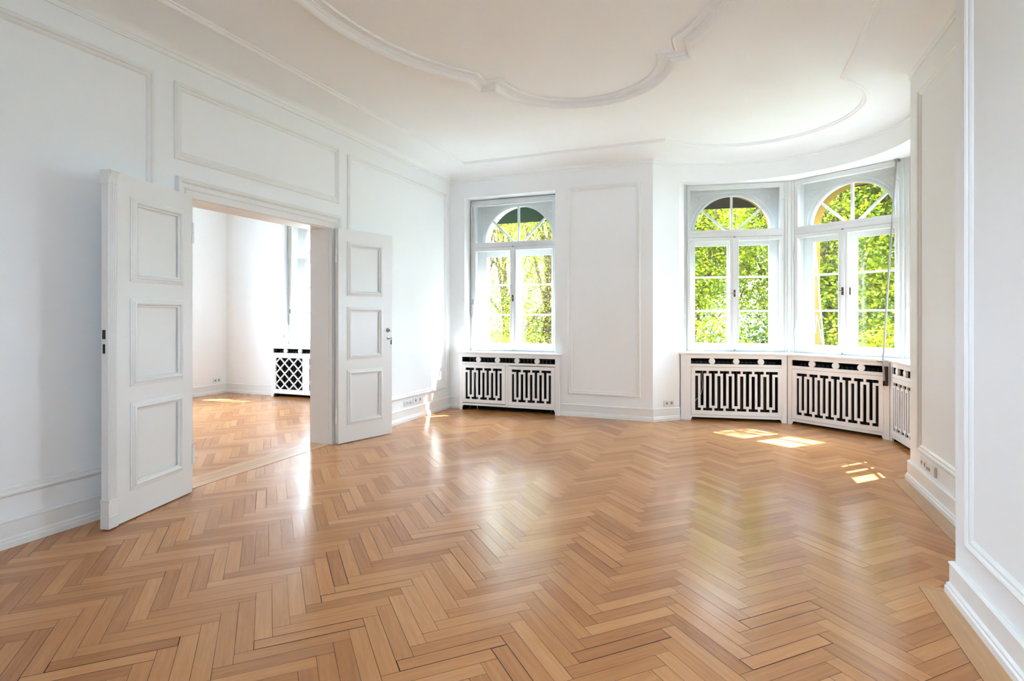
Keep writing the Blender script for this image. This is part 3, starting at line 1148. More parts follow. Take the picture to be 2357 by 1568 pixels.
w1 = window('window_1', W1L, W1E, W1W, PW1, 'arched double window alone in the far wall beside the left corner')
w2 = window('window_2', W2L, W2E, W2W, PW2, 'arched bay window facing the room, left of the bay corner post')
w3 = window('window_3', W3L, W3E, W3W, PW2, 'arched bay window with yellow stone outside and a slanting crank rod', True)
w4 = window('window_4', W4L, W4E, W4W, PW2, 'bay window almost hidden behind the right wall')
PW0 = dict(PW1)
for k_ in ('zb', 'zt', 'zc'):
    PW0[k_] += .035
for k_ in ('lo', 'up', 'tr', 'oz', 'mun'):
    PW0[k_] = tuple(v + .035 for v in PW0[k_])
w0 = window('window_5', W0L, W0E, W0W, PW0, 'window of the next room half hidden by the door lining')


# posts between the bay windows
def post(name, a, ea, na, b, eb, nb, label):
    mid_ = (a + b) / 2
    d = (b - a).normalized()
    nn = Vector((-d.y, d.x))
    if nn.dot(na) > 0:
        nn = -nn                         # into the room
    w = (b - a).length + .012
    pr = [(-w / 2, -.12), (w / 2, -.12), (w / 2, .004), (w * .40, .006), (w * .38, .016), (w * .26, .018), (w * .23, .006), (w * .14, .006), (w * .11, .020), (-w * .11, .020), (-w * .14, .006), (-w * .23, .006), (-w * .26, .018), (-w * .38, .016), (-w * .40, .006), (-w / 2, .004)]
    m = MB()
    m.prism([(mid_.x + d.x * o_ + nn.x * h, mid_.y + d.y * o_ + nn.y * h) for o_, h in pr], .88, 3.24)
    o = m.build(name, WINW)
    struct(o, label, 'window post')


post('trim_11', W2L + e2 * W2W, e2, n2, W3L, e3, n3, 'ribbed white post between the two bay windows')
post('trim_12', W3L + e3 * W3W, e3, n3, W4L, e4, n4, 'ribbed white post between the slanting rod and the hidden bay window')

# ------------------------------------------------------------------ facade outside (yellow render)
def facade(name, Lp_, E, W, P, xa, xb, Rr, label, mat=YELLOW, d0=None, d1=.44, za=-1.2, zb_=3.95):
    root_ang = math.atan2(E.y, E.x)
    M = Matrix.Translation((Lp_.x, Lp_.y, 0)) @ Matrix.Rotation(root_ang, 4, 'Z')
    m = MB()
    d0 = P['do'] + .072 if d0 is None else d0
    m.arch_slab(xa, xb, za, zb_, W / 2, Rr, P['oz'][0] - .05, P['zc'], d0, d1)
    # raised stone courses round the opening
    m.v = [tuple(M @ Vector(v)) for v in m.v]
    o = m.build(name, mat, smooth=30)
    struct(o, label, 'facade')
    return o


facade('wall_facade_left', W1L, W1E, W1W, PW1, -.30, W1W + 1.75, .575, 'pale outer masonry round the single window', STONEW)
facade('wall_facade_bay', W2L, W2E, W2W, PW2, -.25, W2W + .27, .535, 'yellow outer masonry round the first bay window')
facade('wall_facade_bay_corner', W3L, W3E, W3W, PW2, -.27, W3W + .29, .515, 'yellow outer masonry seen through the bay corner window')
facade('wall_facade_bay_right', W4L, W4E, W4W, PW2, -.29, W4W + .5, .52, 'yellow outer masonry round the hidden bay window')
facade('wall_facade_side_room', W0L, W0E, W0W, PW0, -1.9, W0W + 1.7, .575, 'pale outer masonry round the next room window', STONEW)

# ------------------------------------------------------------------ window sills
def sill_poly(name, front, back, z0, z1, label):
    m = MB()
    m.prism(front + back[::-1], z0, z1)
    o = m.build(name, SILLW, bevel=.008)
    tag(o, label, 'window sill')
    return o


def offs(pts, d):
    """offset an open polyline to its right (into the room)"""
    out = []
    for i, p in enumerate(pts):
        d1 = (p - pts[i - 1]).normalized() if i else None
        d2_ = (pts[i + 1] - p).normalized() if i < len(pts) - 1 else None
        d1 = d1 or d2_
        d2_ = d2_ or d1
        na, nb = Vector((d1.y, -d1.x)), Vector((d2_.y, -d2_.x))
        out.append(p + (na + nb) / (1 + na.dot(nb)) * d)
    return out


CV1a, CV1b = Vector((-3.785, 7.468)), Vector((-2.255, 7.508))
f1 = offs([CV1a - Vector((.028, .001)), CV1b + Vector((.024, 0))], .024)
sill_poly('window_sill', [tuple(p) for p in f1], [(f1[0].x, fy(-3.8) - .003), (NL + .004, fy(-3.8) - .003), (NL + .004, 7.80), (NR - .004, 7.80), (NR - .004, fy(-2.3) - .003), (f1[1].x, fy(-2.3) - .003)], .836, .862, 'white window sill over the two door radiator cover')
bayfront = [P1 - e2 * .03, P2, P3, P4]
f2 = offs(bayfront, .022)
bk_ = [P1 + n2 * .302 + e2 * .10, W2L + e2 * W2W, W3L + e3 * .0, W3L + e3 * W3W, W4L, W4L + e4 * W4W]
sill_poly('window_sill', [tuple(p) for p in f2], [tuple(p) for p in bk_], .877, .905, 'long white angled window sill running round the bay')
sill_poly('window_sill', [(-7.478, 7.44), (-5.77, 7.44)], [(-7.478, SY - .003), (-7.365, SY - .003), (-7.365, 7.80), (-5.875, 7.80), (-5.875, SY - .003), (-5.77, SY - .003)], .872, .897, 'white window sill of the next room')


# ------------------------------------------------------------------ radiator covers
def meander(m, x0, x1, z0, z1, nb, y0, y1, stub):
    """serpentine bar filling the opening, hung in it by short stubs"""
    pitch = (x1 - x0) / (nb + .45)
    bw = pitch * .43
    first = x0 + (x1 - x0 - (nb - 1) * pitch) / 2
    zt_, zb_ = z1 - stub, z0 + stub
    for i in range(nb):
        xc_ = first + i * pitch
        m.box(xc_ - bw / 2, xc_ + bw / 2, y0, y1, zb_, zt_)
        if i < nb - 1:
            if i % 2 == 0:
                m.box(xc_ + bw / 2, xc_ + pitch - bw / 2, y0, y1, zb_, zb_ + bw)
                m.box(xc_ + pitch / 2 - bw * .45, xc_ + pitch / 2 + bw * .45, y0, y1, z0 - .002, zb_)
            else:
                m.box(xc_ + bw / 2, xc_ + pitch - bw / 2, y0, y1, zt_ - bw, zt_)
                m.box(xc_ + pitch / 2 - bw * .45, xc_ + pitch / 2 + bw * .45, y0, y1, zt_, z1 + .002)
    m.box(x0 - .002, first - bw / 2, y0, y1, zt_ - bw, zt_)
    m.box(first + (nb - 1) * pitch + bw / 2, x1 + .002, y0, y1, zt_ - bw, zt_)


def lattice(m, x0, x1, z0, z1, nx, y0, y1):
    """diagonal grille"""
    cw = (x1 - x0) / nx
    nz = max(1, round((z1 - z0) / cw))
    ch = (z1 - z0) / nz
    hw = .0095

    def bar(p, q):
        d = (Vector(q) - Vector(p)).normalized()
        w_ = Vector((-d.y, d.x)) * hw
        pts = [Vector(p) - w_, Vector(q) - w_, Vector(q) + w_, Vector(p) + w_]
        m.add([(a.x, y0, a.y) for a in pts] + [(a.x, y1, a.y) for a in pts], [(0, 1, 2, 3), (7, 6, 5, 4), (0, 4, 5, 1), (1, 5, 6, 2), (2, 6, 7, 3), (3, 7, 4, 0)])

    for i in range(nx):
        for j in range(nz):
            xa, xb, za, zb_ = x0 + i * cw, x0 + (i + 1) * cw, z0 + j * ch, z0 + (j + 1) * ch
            xm, zm = (xa + xb) / 2, (za + zb_) / 2
            bar((xa, zm), (xm, zb_))
            bar((xm, zb_), (xb, zm))
            bar((xb, zm), (xm, za))
            bar((xm, za), (xa, zm))
    # short stubs back to the frame
    for i in range(nx):
        xm = x0 + (i + .5) * cw
        m.box(xm - hw, xm + hw, y0, y1, z0 - .002, z0 + .012)
        m.box(xm - hw, xm + hw, y0, y1, z1 - .012, z1 + .002)
    for j in range(nz):
        zm = z0 + (j + .5) * ch
        m.box(x0 - .002, x0 + .012, y0, y1, zm - hw, zm + hw)
        m.box(x1 - .012, x1 + .002, y0, y1, zm - hw, zm + hw)


def cover(a, e, L, ztop, slot, doors, opn, discs, rail, posts, label, depth=.16, grille='meander', nb=14, hinges=(), discr=.040, inset=.030):
    root = empty('radiator_cover', (a.x, a.y, 0), math.atan2(e.y, e.x))
    tag(root, label, 'radiator cover', 'radiator covers below the windows')
    t = .022
    pl_, pr_ = posts
    m = MB()
    # top rail, slot opening, mid rail, plinth rail
    m.box(0, pl_, 0, t, .0, ztop)
    m.box(L - pr_, L, 0, t, .0, ztop)
    x0, x1 = pl_, L - pr_
    m.box(x0, x1, 0, t, slot[1], ztop)
    dz0 = min(d[2] for d in doors) - .003
    dz1 = max(d[3] for d in doors) + .003
    m.box(x0, x1, 0, t, dz1, slot[0])
    m.box(x0, x1, 0, t, rail, dz0)
    # shaped feet
    for xf, sg in ((pl_, 1), (L - pr_, -1)):
        m.add([(xf, 0, rail), (xf + sg * .016, 0, rail), (xf + sg * .004, 0, rail - .03), (xf, 0, rail - .03), (xf, t, rail), (xf + sg * .016, t, rail), (xf + sg * .004, t, rail - .03), (xf, t, rail - .03)],
              [(0, 1, 2, 3), (7, 6, 5, 4), (0, 4, 5, 1), (1, 5, 6, 2), (2, 6, 7, 3), (3, 7, 4, 0)])
    xe = sorted([d[0] for d in doors] + [d[1] for d in doors])
    m.box(x0, xe[0] - .003, 0, t, dz0, dz1) if xe[0] - .003 > x0 + .002 else None
    m.box(xe[-1] + .003, x1, 0, t, dz0, dz1) if xe[-1] + .003 < x1 - .002 else None
    if len(doors) == 2:
        m.box(xe[1] + .003, xe[2] - .003, 0, t, dz0, dz1)
    # side cheeks
    m.box(0, .018, t, .050, 0, ztop)
    m.box(L - .018, L, t, .050, 0, ztop)
    m.build('body', COVERW, root, bevel=.0015)
    # near-black sheets painted in for the shade behind the fretwork
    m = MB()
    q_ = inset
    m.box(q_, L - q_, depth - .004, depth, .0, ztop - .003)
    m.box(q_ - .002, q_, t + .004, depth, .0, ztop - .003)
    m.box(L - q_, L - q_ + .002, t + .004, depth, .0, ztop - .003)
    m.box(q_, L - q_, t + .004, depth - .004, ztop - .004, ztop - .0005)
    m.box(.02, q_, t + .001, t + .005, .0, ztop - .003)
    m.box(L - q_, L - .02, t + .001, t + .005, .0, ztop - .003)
    m.build('recess_shade', RECESS_SHADE, root)
    for i, (xa, xb, za, zb_) in enumerate(doors):
        m = MB()
        ox0, ox1, oz0, oz1 = xa + opn[0], xb - opn[1], za + opn[2], zb_ - opn[3]
        m.ring(xa, xb, za, zb_, opn[0], opn[1], opn[2], opn[3], -.003, t - .002)
        d = m.build('door', COVERW, root, bevel=.0015)
        m = MB()
        if grille == 'meander':
            meander(m, ox0, ox1, oz0, oz1, nb, -.0025, t - .004, .036)
        else:
            lattice(m, ox0, ox1, oz0, oz1, 3, -.0025, t - .004)
        m.build('fretwork', COVERW, d)
        if hinges:
            xh = xa - .002 if hinges[i] < 0 else xb + .002
            for zc in (za + .19 * (zb_ - za), za + .80 * (zb_ - za)):
                m = MB()
                m.tube([(xh, -.003, zc - .026), (xh, -.003, zc + .026)], .0055, 8)
                m.build('hinge', COVERW, d, smooth=40)
    for xd in discs:
        m = MB()
        zc = (slot[0] + slot[1]) / 2
        m.lathe([(discr - .002, -.004), (discr, -.002), (discr, t - .002)], (xd, 0, zc), (0, 1, 0), 28)
        m.build('disc', COVERW, root, smooth=40)
    return root


ec1 = (CV1b - CV1a).normalized()
L1 = (CV1b - CV1a).length
cover(CV1a, ec1, L1, .834, (.712, .785), [(.040, .724, .113, .676), (.770, 1.464, .106, .671)], (.054, .055, .050, .050), (.300, .600, .901, 1.204), .072, (.038, .064),
      'white radiator cover with two fretwork doors under the single far window', nb=8, hinges=(-1, 1), discr=.039, inset=.070)
LR2 = (P2 - P1).length
cover(P1, e2, LR2 - .003, .875, (.753, .827), [(.133, 1.264, .077, .712)], (.052, .052, .056, .050), (.398, .702, 1.005), .042, (.130, .062),
      'wide white fretwork radiator cover next to the wall socket, left one in the bay', nb=14, hinges=(-1,))
LR3 = (P3 - P2).length
cover(P2 + e3 * .003, e3, LR3 - .006, .875, (.753, .827), [(.060, 1.119, .076, .712)], (.058, .050, .055, .050), (.312, .596, .883), .040, (.056, .068),
      'wide white fretwork radiator cover below the slanting crank rod', nb=14, hinges=(1,))
LR4 = (P4 - P3).length
cover(P3 + e4 * .003, e4, LR4 - .09, .875, (.753, .827), [(.060, 1.085, .076, .712)], (.052, .052, .056, .050), (.22, .45, .68, .91), .045, (.056, .068),
      'white fretwork radiator cover half hidden behind the right wall', nb=14, hinges=(1,))
cover(Vector((-7.405, 7.462)), Vector((1, 0)), 1.60, .870, (.757, .829), [(.045, .725, .080, .724), (.765, 1.55, .080, .724)], (.050, .050, .055, .052), (.31, .62, .93, 1.24), .060, (.040, .045),
      'white radiator cover with diagonal lattice in the next room', grille='lattice', hinges=(-1, 1), inset=.095)


# ------------------------------------------------------------------ radiators behind the covers
def radiator(a, e, L, label, d=.05, depth=.085, h0=.13, h1=.79, nsec=None):
    n = Vector((-e.y, e.x))
    p = a + n * d
    root = empty('radiator', (p.x, p.y, 0), math.atan2(e.y, e.x))
    tag(root, label, 'radiator', 'black radiators inside the covers')
    x0, x1 = .12, L - .12
    nsec = nsec or int((x1 - x0) / .055)
    st_ = (x1 - x0) / nsec
    for zc, nm in ((h0 + .02, 'bottom_manifold'), (h1 - .02, 'top_manifold')):
        m = MB()
        m.tube([(x0, depth / 2, zc), (x1, depth / 2, zc)], .019, 10)
        m.build(nm, BLACK, root, smooth=40)
    m = MB()
    for i in range(nsec):
        xc_ = x0 + (i + .5) * st_
        m.box(xc_ - .012, xc_ + .012, .004, depth - .004, h0, h1)
    m.build('ribs', BLACK, root, bevel=.006)
    for xf in (x0 + .02, x1 - .02):
        m = MB()
        m.box(xf - .012, xf + .012, depth * .25, depth * .75, 0, h0 + .004)
        m.build('foot', BLACK, root)
    return root


radiator(CV1a, ec1, L1, 'black ribbed radiator behind the two door cover')
radiator(P1, e2, LR2, 'black ribbed radiator behind the left bay cover')
radiator(P2, e3, LR3, 'black ribbed radiator behind the cover below the crank rod')
radiator(P3, e4, LR4, 'black ribbed radiator behind the half hidden bay cover')
radiator(Vector((-7.405, 7.462)), Vector((1, 0)), 1.60, 'black ribbed radiator behind the lattice cover')

# loose white cables behind the fretwork
def cable(a, e, pts, label):
    n = Vector((-e.y, e.x))
    m = MB()
    q = []
    for s, d, z in pts:
        p = a + e * s + n * d
        q.append((p.x, p.y, z))
    # smooth the polyline
    for _ in range(2):
        r = [q[0]]
        for i in range(len(q) - 1):
            u, v = Vector(q[i]), Vector(q[i + 1])
            r += [tuple(u * .75 + v * .25), tuple(u * .25 + v * .75)]
        r.append(q[-1])
        q = r
    m.tube(q, .0035, 8)
    o = m.build('cable', CORDW, smooth=40)
    tag(o, label, 'cable')


cable(CV1a, ec1, [(.26, .036, .70), (.235, .034, .62), (.225, .034, .50), (.245, .034, .42), (.25, .034, .32), (.27, .036, .20), (.27, .036, .01)], 'thin pale cable hanging inside the two door radiator cover')
cable(P1, e2, [(.30, .036, .70), (.27, .034, .60), (.285, .034, .45), (.27, .034, .36), (.20, .034, .26), (.15, .034, .24), (.05, .036, .22)], 'thin pale cable hanging inside the left bay radiator cover')


# ------------------------------------------------------------------ sockets
def socket_plate(A, e, n, s0, z0, w, h, kind, label):
    """plate on a wall; e along the wall, n into the room"""
    p = A + e * s0
    root = empty('power_outlet' if kind != 'phone' else 'phone_outlet', (p.x, p.y, z0), math.atan2(e.y, e.x))
    tag(root, label, 'wall socket', 'wall sockets and outlet plates above the baseboards')
    sg = 1 if Vector((-e.y, e.x)).dot(n) > 0 else -1
    m = MB()
    a, b = sorted((sg * .0005, sg * .011))
    m.box(0, w, a, b, 0, h)
    m.build('plate', PLASTIC, root, bevel=.003)
    if kind == 'double':
        for xc_ in (w * .27, w * .73):
            m = MB()
            m.lathe([(.020, .0), (.020, .0115), (.0185, .0120)], (xc_, 0, h / 2), (0, sg, 0), 24)
            wl_ = m.build('well', SOCKHOLE, root, smooth=40)
            m = MB()
            for dx in (-.0085, .0085):
                m.lathe([(.0032, .011), (.0032, .0128)], (xc_ + dx, 0, h / 2), (0, sg, 0), 10)
            m.build('pin_holes', DARKHOLE, wl_)
    elif kind == 'phone':
        for xc_, zc in ((w * .22, h * .42), (w * .36, h * .62), (w * .44, h * .40)):
            m = MB()
            m.lathe([(.0055, 0), (.0055, .0125)], (xc_, 0, zc), (0, sg, 0), 12)
            m.build('jack', DARKHOLE, root)
        m = MB()
        ys_ = sorted((sg * .011, sg * .0135))
        m.box(w * .62, w * .88, ys_[0], ys_[1], h * .36, h * .54)
        m.build('jack_cover', SOCKHOLE, root, bevel=.001)
    elif kind == 'cover':
        m = MB()
        ys_ = sorted((sg * .011, sg * .020))
        m.box(w * .08, w * .48, ys_[0], ys_[1], h * .30, h * .52)
        m.build('jack_cover', SOCKHOLE, root, bevel=.001)
        m = MB()
        ys_ = sorted((sg * .011, sg * .017))
        m.box(w * .50, w * .97, ys_[0], ys_[1], h * .06, h * .94)
        m.build('blank_cover', PLASTIC, root, bevel=.002)
    return root


socket_plate(LA, Le, Ln, ls(6.335), .196, .190, .076, 'phone', 'white outlet plate with three small jacks beside the far door leaf')
socket_plate(LA, Le, Ln, ls(6.550), .203, .245, .078, 'double', 'white double wall socket right of the three jack plate')
# curved return wall left of the bay: a tangent plate
ta = math.radians((A0 * .38 + A1 * .62))
tp = bay(math.degrees(ta), BR - .002)
te = Vector((math.sin(ta), -math.cos(ta)))
socket_plate(tp - te * .079, te, Vector((-math.cos(ta), -math.sin(ta))), 0, .188, .158, .082, 'double', 'white double wall socket left of the bay radiator covers')
socket_plate(Vector((RX1, 5.375)), Re, Rn, 0, .195, .165, .080, 'double', 'white double wall socket low on the right wall')
socket_plate(Vector((RX1, 5.205)), Re, Rn, 0, .192, .200, .082, 'cover', 'white outlet plate with hinged cover right of the right wall socket')
socket_plate(Vector((SX, 7.31)), Vector((0, 1)), Vector((1, 0)), 0, .198, .158, .08, 'double', 'white double wall socket low in the next room')

# ------------------------------------------------------------------ awning cranks and cords inside
def crank_rod():
    root_p = P2 + e3 * 1.158 - n3 * .012
    root = empty('awning_crank_rod', (root_p.x, root_p.y, .62), 0)
    tag(root, 'long slanting grey awning crank rod in front of the bay corner window', 'awning crank')
    top = W3L + e3 * (W3W - .030) - n3 * .050
    bot = P2 + e3 * 1.150 - n3 * .050
    o_ = Vector((root_p.x, root_p.y, .62))
    m = MB()
    mid_ = P2 + e3 * 1.140 - n3 * .052
    m.tube([Vector((top.x, top.y, 3.17)) - o_, Vector((mid_.x, mid_.y, .90)) - o_, Vector((mid_.x, mid_.y, .84)) - o_, Vector((bot.x, bot.y, .665)) - o_], .0105, 12)
    m.build('rod', GREYROD, root, smooth=50)
    ang = math.atan2(e3.y, e3.x)
    M = Matrix.Translation((0, 0, 0)) @ Matrix.Rotation(ang, 4, 'Z')
    m = MB()
    m.box(-.026, .014, -.004, .009, -.012, .205, M)
    m.box(-.026, -.020, -.030, -.004, -.012, .050, M)
    m.box(.008, .014, -.030, -.004, -.012, .205, M)
    b_ = m.build('bracket', BRONZE, root)
    b_['label'] = 'dark bronze bracket'
    m = MB()
    m.tube([M @ Vector((-.006, -.004, .018)), M @ Vector((-.006, -.012, .018))], .006, 10)
    m.build('screw', NICKEL, b_)
    m = MB()
    q = M @ Vector((-.090, -.020, .270))
    m.box(-.075, -.01, -.062, -.022, .252, .272, M)
    m.build('clip', NICKEL, root, bevel=.003)
    m = MB()
    tt = Vector((top.x, top.y, 3.17)) - o_
    m.box(-.012, .024, -.012, .046, 0, .028, Matrix.Translation(tt) @ M)
    m.build('gear_head', GREYMETAL, root)


crank_rod()

# guide track at the left edge of the first bay window
m = MB()
q = W2L - e2 * .004
m.box(-.020, .0, -.055, -.012, .95, 3.190, Matrix.Translation((q.x, q.y, 0)) @ Matrix.Rotation(math.atan2(e2.y, e2.x), 4, 'Z'))
o = m.build('awning_rail', GREYMETAL)
tag(o, 'dark narrow awning rail along the left edge of the bay window', 'awning rail')


def pull_cord(x, y, ztop, zc, label, horiz=0.0):
    root = empty('awning_pull', (x, y, zc), 0)
    tag(root, label, 'awning cord', 'awning cords beside the plain windows')
    m = MB()
    m.tube([(-.006, 0, 0), (-.006, 0, ztop - zc)], .0030, 8)
    m.tube([(.007, 0, 0), (.007, 0, ztop - zc)], .0030, 8)
    m.build('cord', CORDW, root, smooth=40)
    m = MB()
    m.box(.004, .022, -.004, .014, -.035, .045)
    m.tube([(-.010, -.006, -.004), (.012, -.006, .012)], .007, 8)
    m.tube([(-.010, -.006, -.030), (.010, -.006, -.018)], .007, 8)
    m.build('cleat', STEEL, root, bevel=.002)
    m = MB()
    pts = [(.0, -.004, -.02)]
    for i in range(17):
        t_ = 2 * PI * i / 16
        pts.append((.014 * math.sin(t_) * (1.0 - .25 * math.cos(t_)), -.006, -.145 + .085 * math.cos(t_)))
    m.tube(pts, .0032, 6)
    m.build('loop', CORDG, root, smooth=40)
    # cover tube of the cord and its bend above the window
    m = MB()
    if horiz:
        m.tube([(0, .004, (ztop - zc) * .62), (0, .004, ztop - zc), (.012, .004, ztop - zc + .022), (.04, .004, ztop - zc + .03), (horiz, .004, ztop - zc + .042)], .0095, 10)
        for xx in (.24, .5, .75):
            m.tube([(horiz * xx - .008, .004, ztop - zc + .03 + .012 * xx), (horiz * xx + .008, .004, ztop - zc + .03 + .012 * xx)], .013, 10)
    else:
        m.tube([(0, .004, (ztop - zc) * .62), (0, .004, ztop - zc)], .0095, 10)
    m.tube([(0, .004, (ztop - zc) * .62 - .01), (0, .004, (ztop - zc) * .62 + .012)], .013, 10)
    m.build('guide_tube', WINW, root, smooth=40)


pull_cord(-3.737, 7.775, 3.05, 1.60, 'pale awning cord with steel cleat at the single far window', .62)
pull_cord(-7.315, 7.775, 3.10, 1.465, 'pale awning cord with steel cleat at the next room window', .0)
m = MB()
m.lathe([(.020, 0), (.020, .006), (.014, .010), (.014, .024), (.010, .028), (0, .028)], (-7.368, 7.70, 1.03), (1, 0, 0), 16)
o = m.build('wall_knob', STEEL, smooth=40)
tag(o, 'small steel knob in the window reveal of the next room', 'knob')
m = MB()
m.box(NR - .012, NR - .001, 7.765, 7.785, 1.20, 1.42)
o = m.build('strap_guide', GREYMETAL)
tag(o, 'narrow dark strap guide at the right edge of the single far window', 'strap guide')


# ------------------------------------------------------------------ awnings outside
def awning(Lp_, E, W, d, zlo, zhi, mat, label, arms=False):
    root = empty('awning', (Lp_.x, Lp_.y, zlo), math.atan2(E.y, E.x))
    tag(root, label, 'awning', 'window awnings outside')
    m = MB()
    x0, x1 = .02, W - .02
    # valance hanging from a rolled cloth
    k = 24
    vs, fs = [], []
    for i in range(k + 1):
        x = x0 + (x1 - x0) * i / k
        w_ = .006 * math.sin(i * 1.7)
        for y, z in ((d + w_, 0), (d + w_ * .4, (zhi - zlo) * .6), (d - .03, zhi - zlo), (d - .026, zhi - zlo + .002), (d + .004 + w_ * .4, (zhi - zlo) * .6), (d + .004 + w_, 0)):
            vs.append((x, y, z))
    for i in range(k):
        for j in range(6):
            l_ = (j + 1) % 6
            fs.append((i * 6 + j, (i + 1) * 6 + j, (i + 1) * 6 + l_, i * 6 + l_))
    m.add(vs, fs)
    m.build('cloth', mat, root, smooth=60)
    m = MB()
    m.tube([(x0, d - .04, zhi - zlo + .05), (x1, d - .04, zhi - zlo + .05)], .05, 14)
    m.build('roller', mat, root, smooth=40)
    if arms:
        m = MB()
        m.tube([(.122, .258, 2.62 - zlo), (.126, .264, 2.42 - zlo), (.195, .36, .985 - zlo)], .0125, 10)
        m.tube([(.195, .36, .985 - zlo), (.47, .38, .972 - zlo)], .010, 10)
        m.build('arm', AWNW, root, smooth=40)
        m = MB()
        m.tube([(.134, .30, 1.41 - zlo), (.186, .36, .985 - zlo)], .0075, 10)
        m.tube([(.134, .30, 1.41 - zlo), (.124, .29, 1.16 - zlo)], .0075, 10)
        m.build('brace', AWNW, root, smooth=40)
    return root


awning(W1L, W1E, W1W, .50, 2.865, 3.25, AWNGREEN, 'dark green awning cloth outside the single far window')
awning(W2L, W2E, W2W, .50, 2.955, 3.32, AWNBROWN, 'dark olive awning cloth outside the left bay window')
awning(W3L, W3E, W3W, .50, 3.075, 3.42, AWNBROWN, 'dark awning with thin white folding arms outside the bay corner window', True)


# ------------------------------------------------------------------ garden
SUN_H = Vector((.686, .727)).normalized()
SUN_EL = math.radians(52.5)
TOSUN = np.array([SUN_H.x * math.cos(SUN_EL), SUN_H.y * math.cos(SUN_EL), math.sin(SUN_EL)])
GZ = -1.25

m = MB()
m.box(-60, 60, -15, 90, GZ - .2, GZ)
o = m.build('ground', GRASS)
struct(o, 'garden ground below the windows', 'ground')


BOUNCE_GRAVEL = paint('bounce_gravel', (0.22, 0.22, 0.217), 0.95, 0.8, 60, 0.1, vary=0.12)  # ground strip added to throw light up onto the ceiling
m = MB()
m.box(-14, 12, 9.3, 11.6, GZ, GZ + .02)
o = m.build('bounce_path', BOUNCE_GRAVEL)
struct(o, 'added pale gravel strip bouncing daylight up through the windows', 'path')


def sun_gap(P):
    """true where a leaf would cut the sun off from the panes that are lit in the room"""
    bad = np.zeros(len(P), bool)
    for Lp_, E, s0, s1, z0, z1 in SHAFTS:
        a = np.array([Lp_.x, Lp_.y])
        e = np.array([E.x, E.y])
        n_ = np.array([-E.y, E.x])
        dn = TOSUN[:2] @ n_
        t_ = ((P[:, :2] - a) @ n_) / dn
        Q = P - t_[:, None] * TOSUN
        s = (Q[:, :2] - a) @ e
        bad |= (t_ > 0) & (s > s0) & (s < s1) & (Q[:, 2] > z0) & (Q[:, 2] < z1)
    return bad


SHAFTS = [(W3L, W3E, .54, 1.28, 1.30, 2.74), (W4L, W4E, .66, 1.20, 1.30, 2.66)]


def leaf_mesh(name, pts, size, mat, parent, off, droop=.5, maple=False, shade_bias=0.0):
    n_ = len(pts)
    # random orientation: normal mostly up/outward, tips hanging a little
    nz = rng.normal(0, 1, (n_, 3))
    nz[:, 2] = np.abs(nz[:, 2]) + .45
    nz /= np.linalg.norm(nz, axis=1)[:, None]
    tv = rng.normal(0, 1, (n_, 3))
    tv[:, 2] -= droop
    tv -= (tv * nz).sum(1)[:, None] * nz
    tv /= np.linalg.norm(tv, axis=1)[:, None] + 1e-9
    sv = np.cross(nz, tv)
    sc = size * rng.uniform(.6, 1.3, n_)
    if maple:
        shape = [(0, 0, 0), (.42, .12, .05), (.30, .38, .03), (.50, .62, .09), (.22, .66, .03), (0, 1.05, -.10), (-.22, .66, .03), (-.50, .62, .09), (-.30, .38, .03), (-.42, .12, .05)]
        faces = [(0, 1, 2, 3, 4, 5), (0, 5, 6, 7, 8, 9)]
    else:
        shape = [(0, 0, 0), (.26, .30, .06), (.24, .62, .05), (0, 1.0, -.06), (-.24, .62, .05), (-.26, .30, .06)]
        faces = [(0, 1, 2, 3), (0, 3, 4, 5)]
    k = len(shape)
    V = np.empty((n_, k, 3), np.float32)
    for i, (a, b, c) in enumerate(shape):
        V[:, i] = pts + (sv * a + tv * b + nz * c) * sc[:, None]
    V = V.reshape(-1, 3) - np.array(off, np.float32)
    nf = len(faces)
    fl = len(faces[0])
    idx = (np.arange(n_)[:, None, None] * k + np.array(faces)[None]).reshape(-1).astype(np.int32)
    me = bpy.data.meshes.new(name)
    me.vertices.add(len(V))
    me.vertices.foreach_set('co', V.ravel())
    me.loops.add(len(idx))
    me.loops.foreach_set('vertex_index', idx)
    me.polygons.add(n_ * nf)
    me.polygons.foreach_set('loop_start', np.arange(0, n_ * nf * fl, fl, dtype=np.int32))
    me.update(calc_edges=True)
    me.materials.append(mat)
    col = np.clip(rng.beta(2.0, 2.2, n_) + shade_bias, 0, 1)
    at = me.attributes.new('leaf', 'FLOAT', 'FACE')
    at.data.foreach_set('value', np.repeat(col, nf).astype(np.float32))
    ob = bpy.data.objects.new(name, me)
    C.objects.link(ob)
    ob.parent = parent
    ob['kind'] = 'stuff'
    return ob


